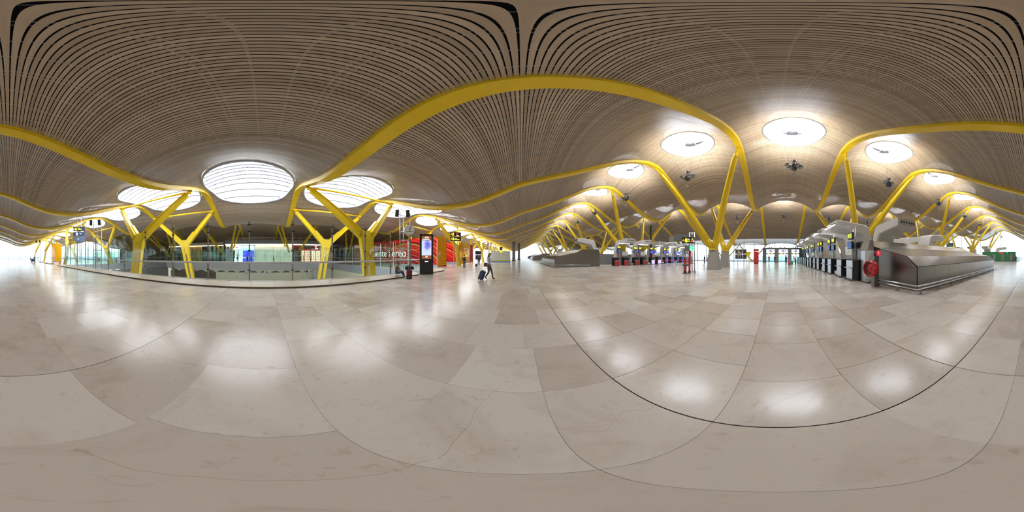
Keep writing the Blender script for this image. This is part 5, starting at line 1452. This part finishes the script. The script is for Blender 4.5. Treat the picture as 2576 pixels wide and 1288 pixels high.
MB().box((0, 0, 0), (.075, .012, .14)).build('case', M['black'], ph); MB().box((0, -.008, 0), (.065, .004, .12)).build('screen', M['scrdk'], ph); ph.rotation_euler = (-.7, 0, .25)
trolley_case('suitcase', 'maroon hard-shell suitcase standing beside the seated person', (-9.75, -7.95, 0), -.75, M['reddk'], .62, 1.02)
hb = thing('holdall', 'black holdall resting on the maroon suitcase', 'bag', (-9.8, -7.98, .63), -.75)
MB().prism([(-.34, .02), (.30, .0), (.36, .14), (.24, .27), (-.22, .28), (-.37, .16)], -.10, .085, 'y').build('body', M['cloth_bk'], hb)
MB().path([(-.18, -.02, .26), (-.1, -.02, .38), (.1, -.02, .38), (.18, -.02, .26)], .014, 6).build('strap', M['cloth_bk'], hb)
sb = thing('shoulder_bag', 'dark bag lying on the floor between the seated person and suitcase', 'bag', (-9.35, -7.62, 0), .3)
MB().prism([(-.22, 0), (.22, 0), (.24, .10), (.1, .17), (-.14, .16), (-.25, .08)], -.12, .12, 'y').build('body', M['cloth_bk'], sb); MB().path([(-.2, 0, .14), (-.05, .16, .05), (.2, .05, .12)], .012, 6).build('strap', M['dark'], sb)

walk = dict(el=(-.24, -.12, 1.16), wl=(-.25, -.18, .93), hl=(-.25, -.20, .85), er=(.23, .08, 1.16), wr=(.22, .24, 1.02), hr=(.22, .30, .97),
            kl=(-.10, .16, .50), al=(-.10, .22, .09), tl=(-.11, .38, .05), kr=(.10, .02, .50), ar=(.10, -.24, .16), tr=(.10, -.12, .05), head=(0, .04, 1.635))
figure('person', 'walking traveller in a pale grey top and dark trousers pulling a navy suitcase', (-11.45, -2.25, 0), -.25, walk, (M['cloth_gy'], M['dark'], M['cloth_bk']), 1.88, fingers=True, hair='long')
trolley_case('suitcase', 'navy suitcase pulled along by the walking traveller', (-11.25, -2.85, 0.0), -.25, M['navy'], .68, 1.05, tilt=-.38)
hg = thing('handbag', 'maroon handbag on the arm of the walking traveller', 'bag', (-11.72, -2.5, .92), -.25)
MB().prism([(-.2, 0), (.2, 0), (.17, .28), (-.17, .28)], -.07, .07, 'x').build('body', M['reddk'], hg); MB().path([(0, -.14, .28), (0, -.1, .45), (0, .1, .45), (0, .14, .28)], .012, 6).build('strap', M['reddk'], hg)
figure('person', 'standing person in a dark jacket and blue jeans before the yellow glass', (-21.3, -7.7, 0), 1.2, None, (M['cloth_bk'], M['jeans'], M['cloth_bk']), 1.85)
figure('person', 'person in black with a backpack beside the phone stands', (-28.2, -7.4, 0), 2.2, None, (M['cloth_bk'], M['cloth_bk'], M['cloth_bk']), 1.85)
bp = thing('backpack', 'black backpack worn by the person at the phone stands', 'backpack', (-28.2 + .2 * math.sin(2.2), -7.4 - .2 * math.cos(2.2), 1.05), 2.2)
MB().prism([(-.17, 0), (.17, 0), (.19, .3), (.12, .5), (-.12, .5), (-.19, .3)], -.14, .02, 'y').build('body', M['dark'], bp); MB().bb(-.12, .12, -.19, -.14, .05, .25).build('pocket', M['black'], bp)
trolley_case('suitcase', 'dark small suitcase left of the person with a backpack', (-24.4, -6.9, 0), .6, M['dark'], .5, .85, tilt=-.3)
far = [('person in dark clothes standing by the exchange counter, nearest the white counter', (6.9, -40.9, 0), 2.9, (M['cloth_bk'], M['cloth_bk'], M['cloth_bk'])),
       ('person in dark clothes standing in the middle before the blue screen', (4.4, -40.9, 0), 2.8, (M['navy'], M['cloth_bk'], M['cloth_bk'])),
       ('person in dark clothes standing at the right edge of the blue screen', (3.4, -41.1, 0), 3.3, (M['navy'], M['navy'], M['cloth_bk'])),
       ('grey person walking past the backlit cream glass', (-2.2, -40.8, 0), 1.4, (M['grey'], M['grey'], M['dark'])),
       ('person in pink and white at the red shop entrance', (-9.9, -40.9, 0), 1.2, (M['whitep'], M['lgrey'], M['dark'])),
       ('person in dark red beside the last shelves of the red shop', (-16.4, -40.9, 0), 2.0, (M['reddk'], M['cloth_bk'], M['dark'])),
       ('person in red top standing between the red column and the portal', (-1.9, 40.2, 0), 3.0, (M['red'], M['cloth_bk'], M['dark'])),
       ('person in black inside the left doorway of the portal', (-.5, 41.4, 0), 2.5, (M['cloth_bk'], M['cloth_bk'], M['dark'])),
       ('person in black with a pink suitcase near the portal', (1.75, 30.6, 0), 2.2, (M['cloth_bk'], M['cloth_bk'], M['dark'])),
       ('person in an orange vest bending over a green case', (3.45, 30.0, 0), 1.0, (M['orange'], M['cloth_bk'], M['dark'])),
       ('person in dark uniform behind the left concrete pier', (-9.6, 21.5, 0), 2.6, (M['cloth_bk'], M['cloth_bk'], M['dark'])),
       ('person in a red top walking past the distant island cover', (46.0, 5.6, 0), 1.5, (M['red'], M['navy'], M['dark'])),
       ('person in navy walking beside the one in red near the distant cover', (47.2, 4.9, 0), 1.5, (M['navy'], M['cloth_bk'], M['dark'])),
       ('dark figure sitting low at the far left kerb', (57, -7.8, 0), 1.5, (M['purple'], M['navy'], M['dark'])),
       ('dark figure with luggage nearer on the far left kerb', (44.5, -7.1, 0), 1.6, (M['navy'], M['cloth_bk'], M['dark'])),
       ('person in dark clothes queueing behind the red belt, leftmost', (-15.0, 31.6, 0), 2.5, (M['cloth_bk'], M['cloth_bk'], M['dark'])),
       ('person in purple queueing behind the red belt, rightmost', (-13.6, 32.2, 0), 2.7, (M['purple'], M['cloth_bk'], M['dark']))]
bend = dict(spine=(0, .04, 1.12), chest=(0, .16, 1.28), neck=(0, .26, 1.38), jaw=(0, .31, 1.42), head=(0, .35, 1.47), crown=(0, .36, 1.54), sl=(-.18, .18, 1.33), sr=(.18, .18, 1.33), el=(-.2, .3, 1.1), er=(.2, .3, 1.1), wl=(-.15, .42, .95), wr=(.15, .42, .95), hl=(-.14, .46, .9), hr=(.14, .46, .9))
sitlow = {k_: (v[0], v[1], v[2] - .0) for k_, v in sit.items()}
for lb, lc, rz, cl in far:
    ps = bend if 'bending' in lb else (sit if 'sitting' in lb else (walk if 'walking' in lb else None))
    figure('person', lb, lc, rz, ps, cl, 1.80)
trolley_case('suitcase', 'pink suitcase standing by the person in black near the portal', (2.3, 30.2, 0), .3, M['pink'], .66, 1.0)
trolley_case('suitcase', 'bright green case in front of the orange vest', (2.85, 30.45, 0), .3, mat('bright_green_shell', (.05, .5, .12), .4), .66, 1.0)
lc_ = thing('luggage_cart', 'grey luggage cart loaded with dark bags at the far left kerb', 'cart', (43.2, -6.6, 0), .3)
MB().bb(-.3, .3, -.5, .5, .2, .26).build('platform', M['tubeg'], lc_); MB().path([(-.3, -.5, .2), (-.3, -.6, 1.0), (.3, -.6, 1.0), (.3, -.5, .2)], .025, 6).build('handle', M['tubeg'], lc_)
MB().prism([(-.28, .26), (.28, .26), (.3, .7), (.1, .95), (-.25, .85)], -.4, .4, 'y').build('load', M['navy'], lc_)
for x in (-.25, .25):
    for y_ in (-.4, .4): MB().tube((x - .03, y_, .1), (x + .03, y_, .1), .1, n=10).build('wheel', M['black'], lc_)
bench = MB().bb(56.5, 57.6, -8.35, -7.75, 0, .36).build('seat_block', M['kerb'], label='low stone seat under the far left sitting figure', cat='seat')
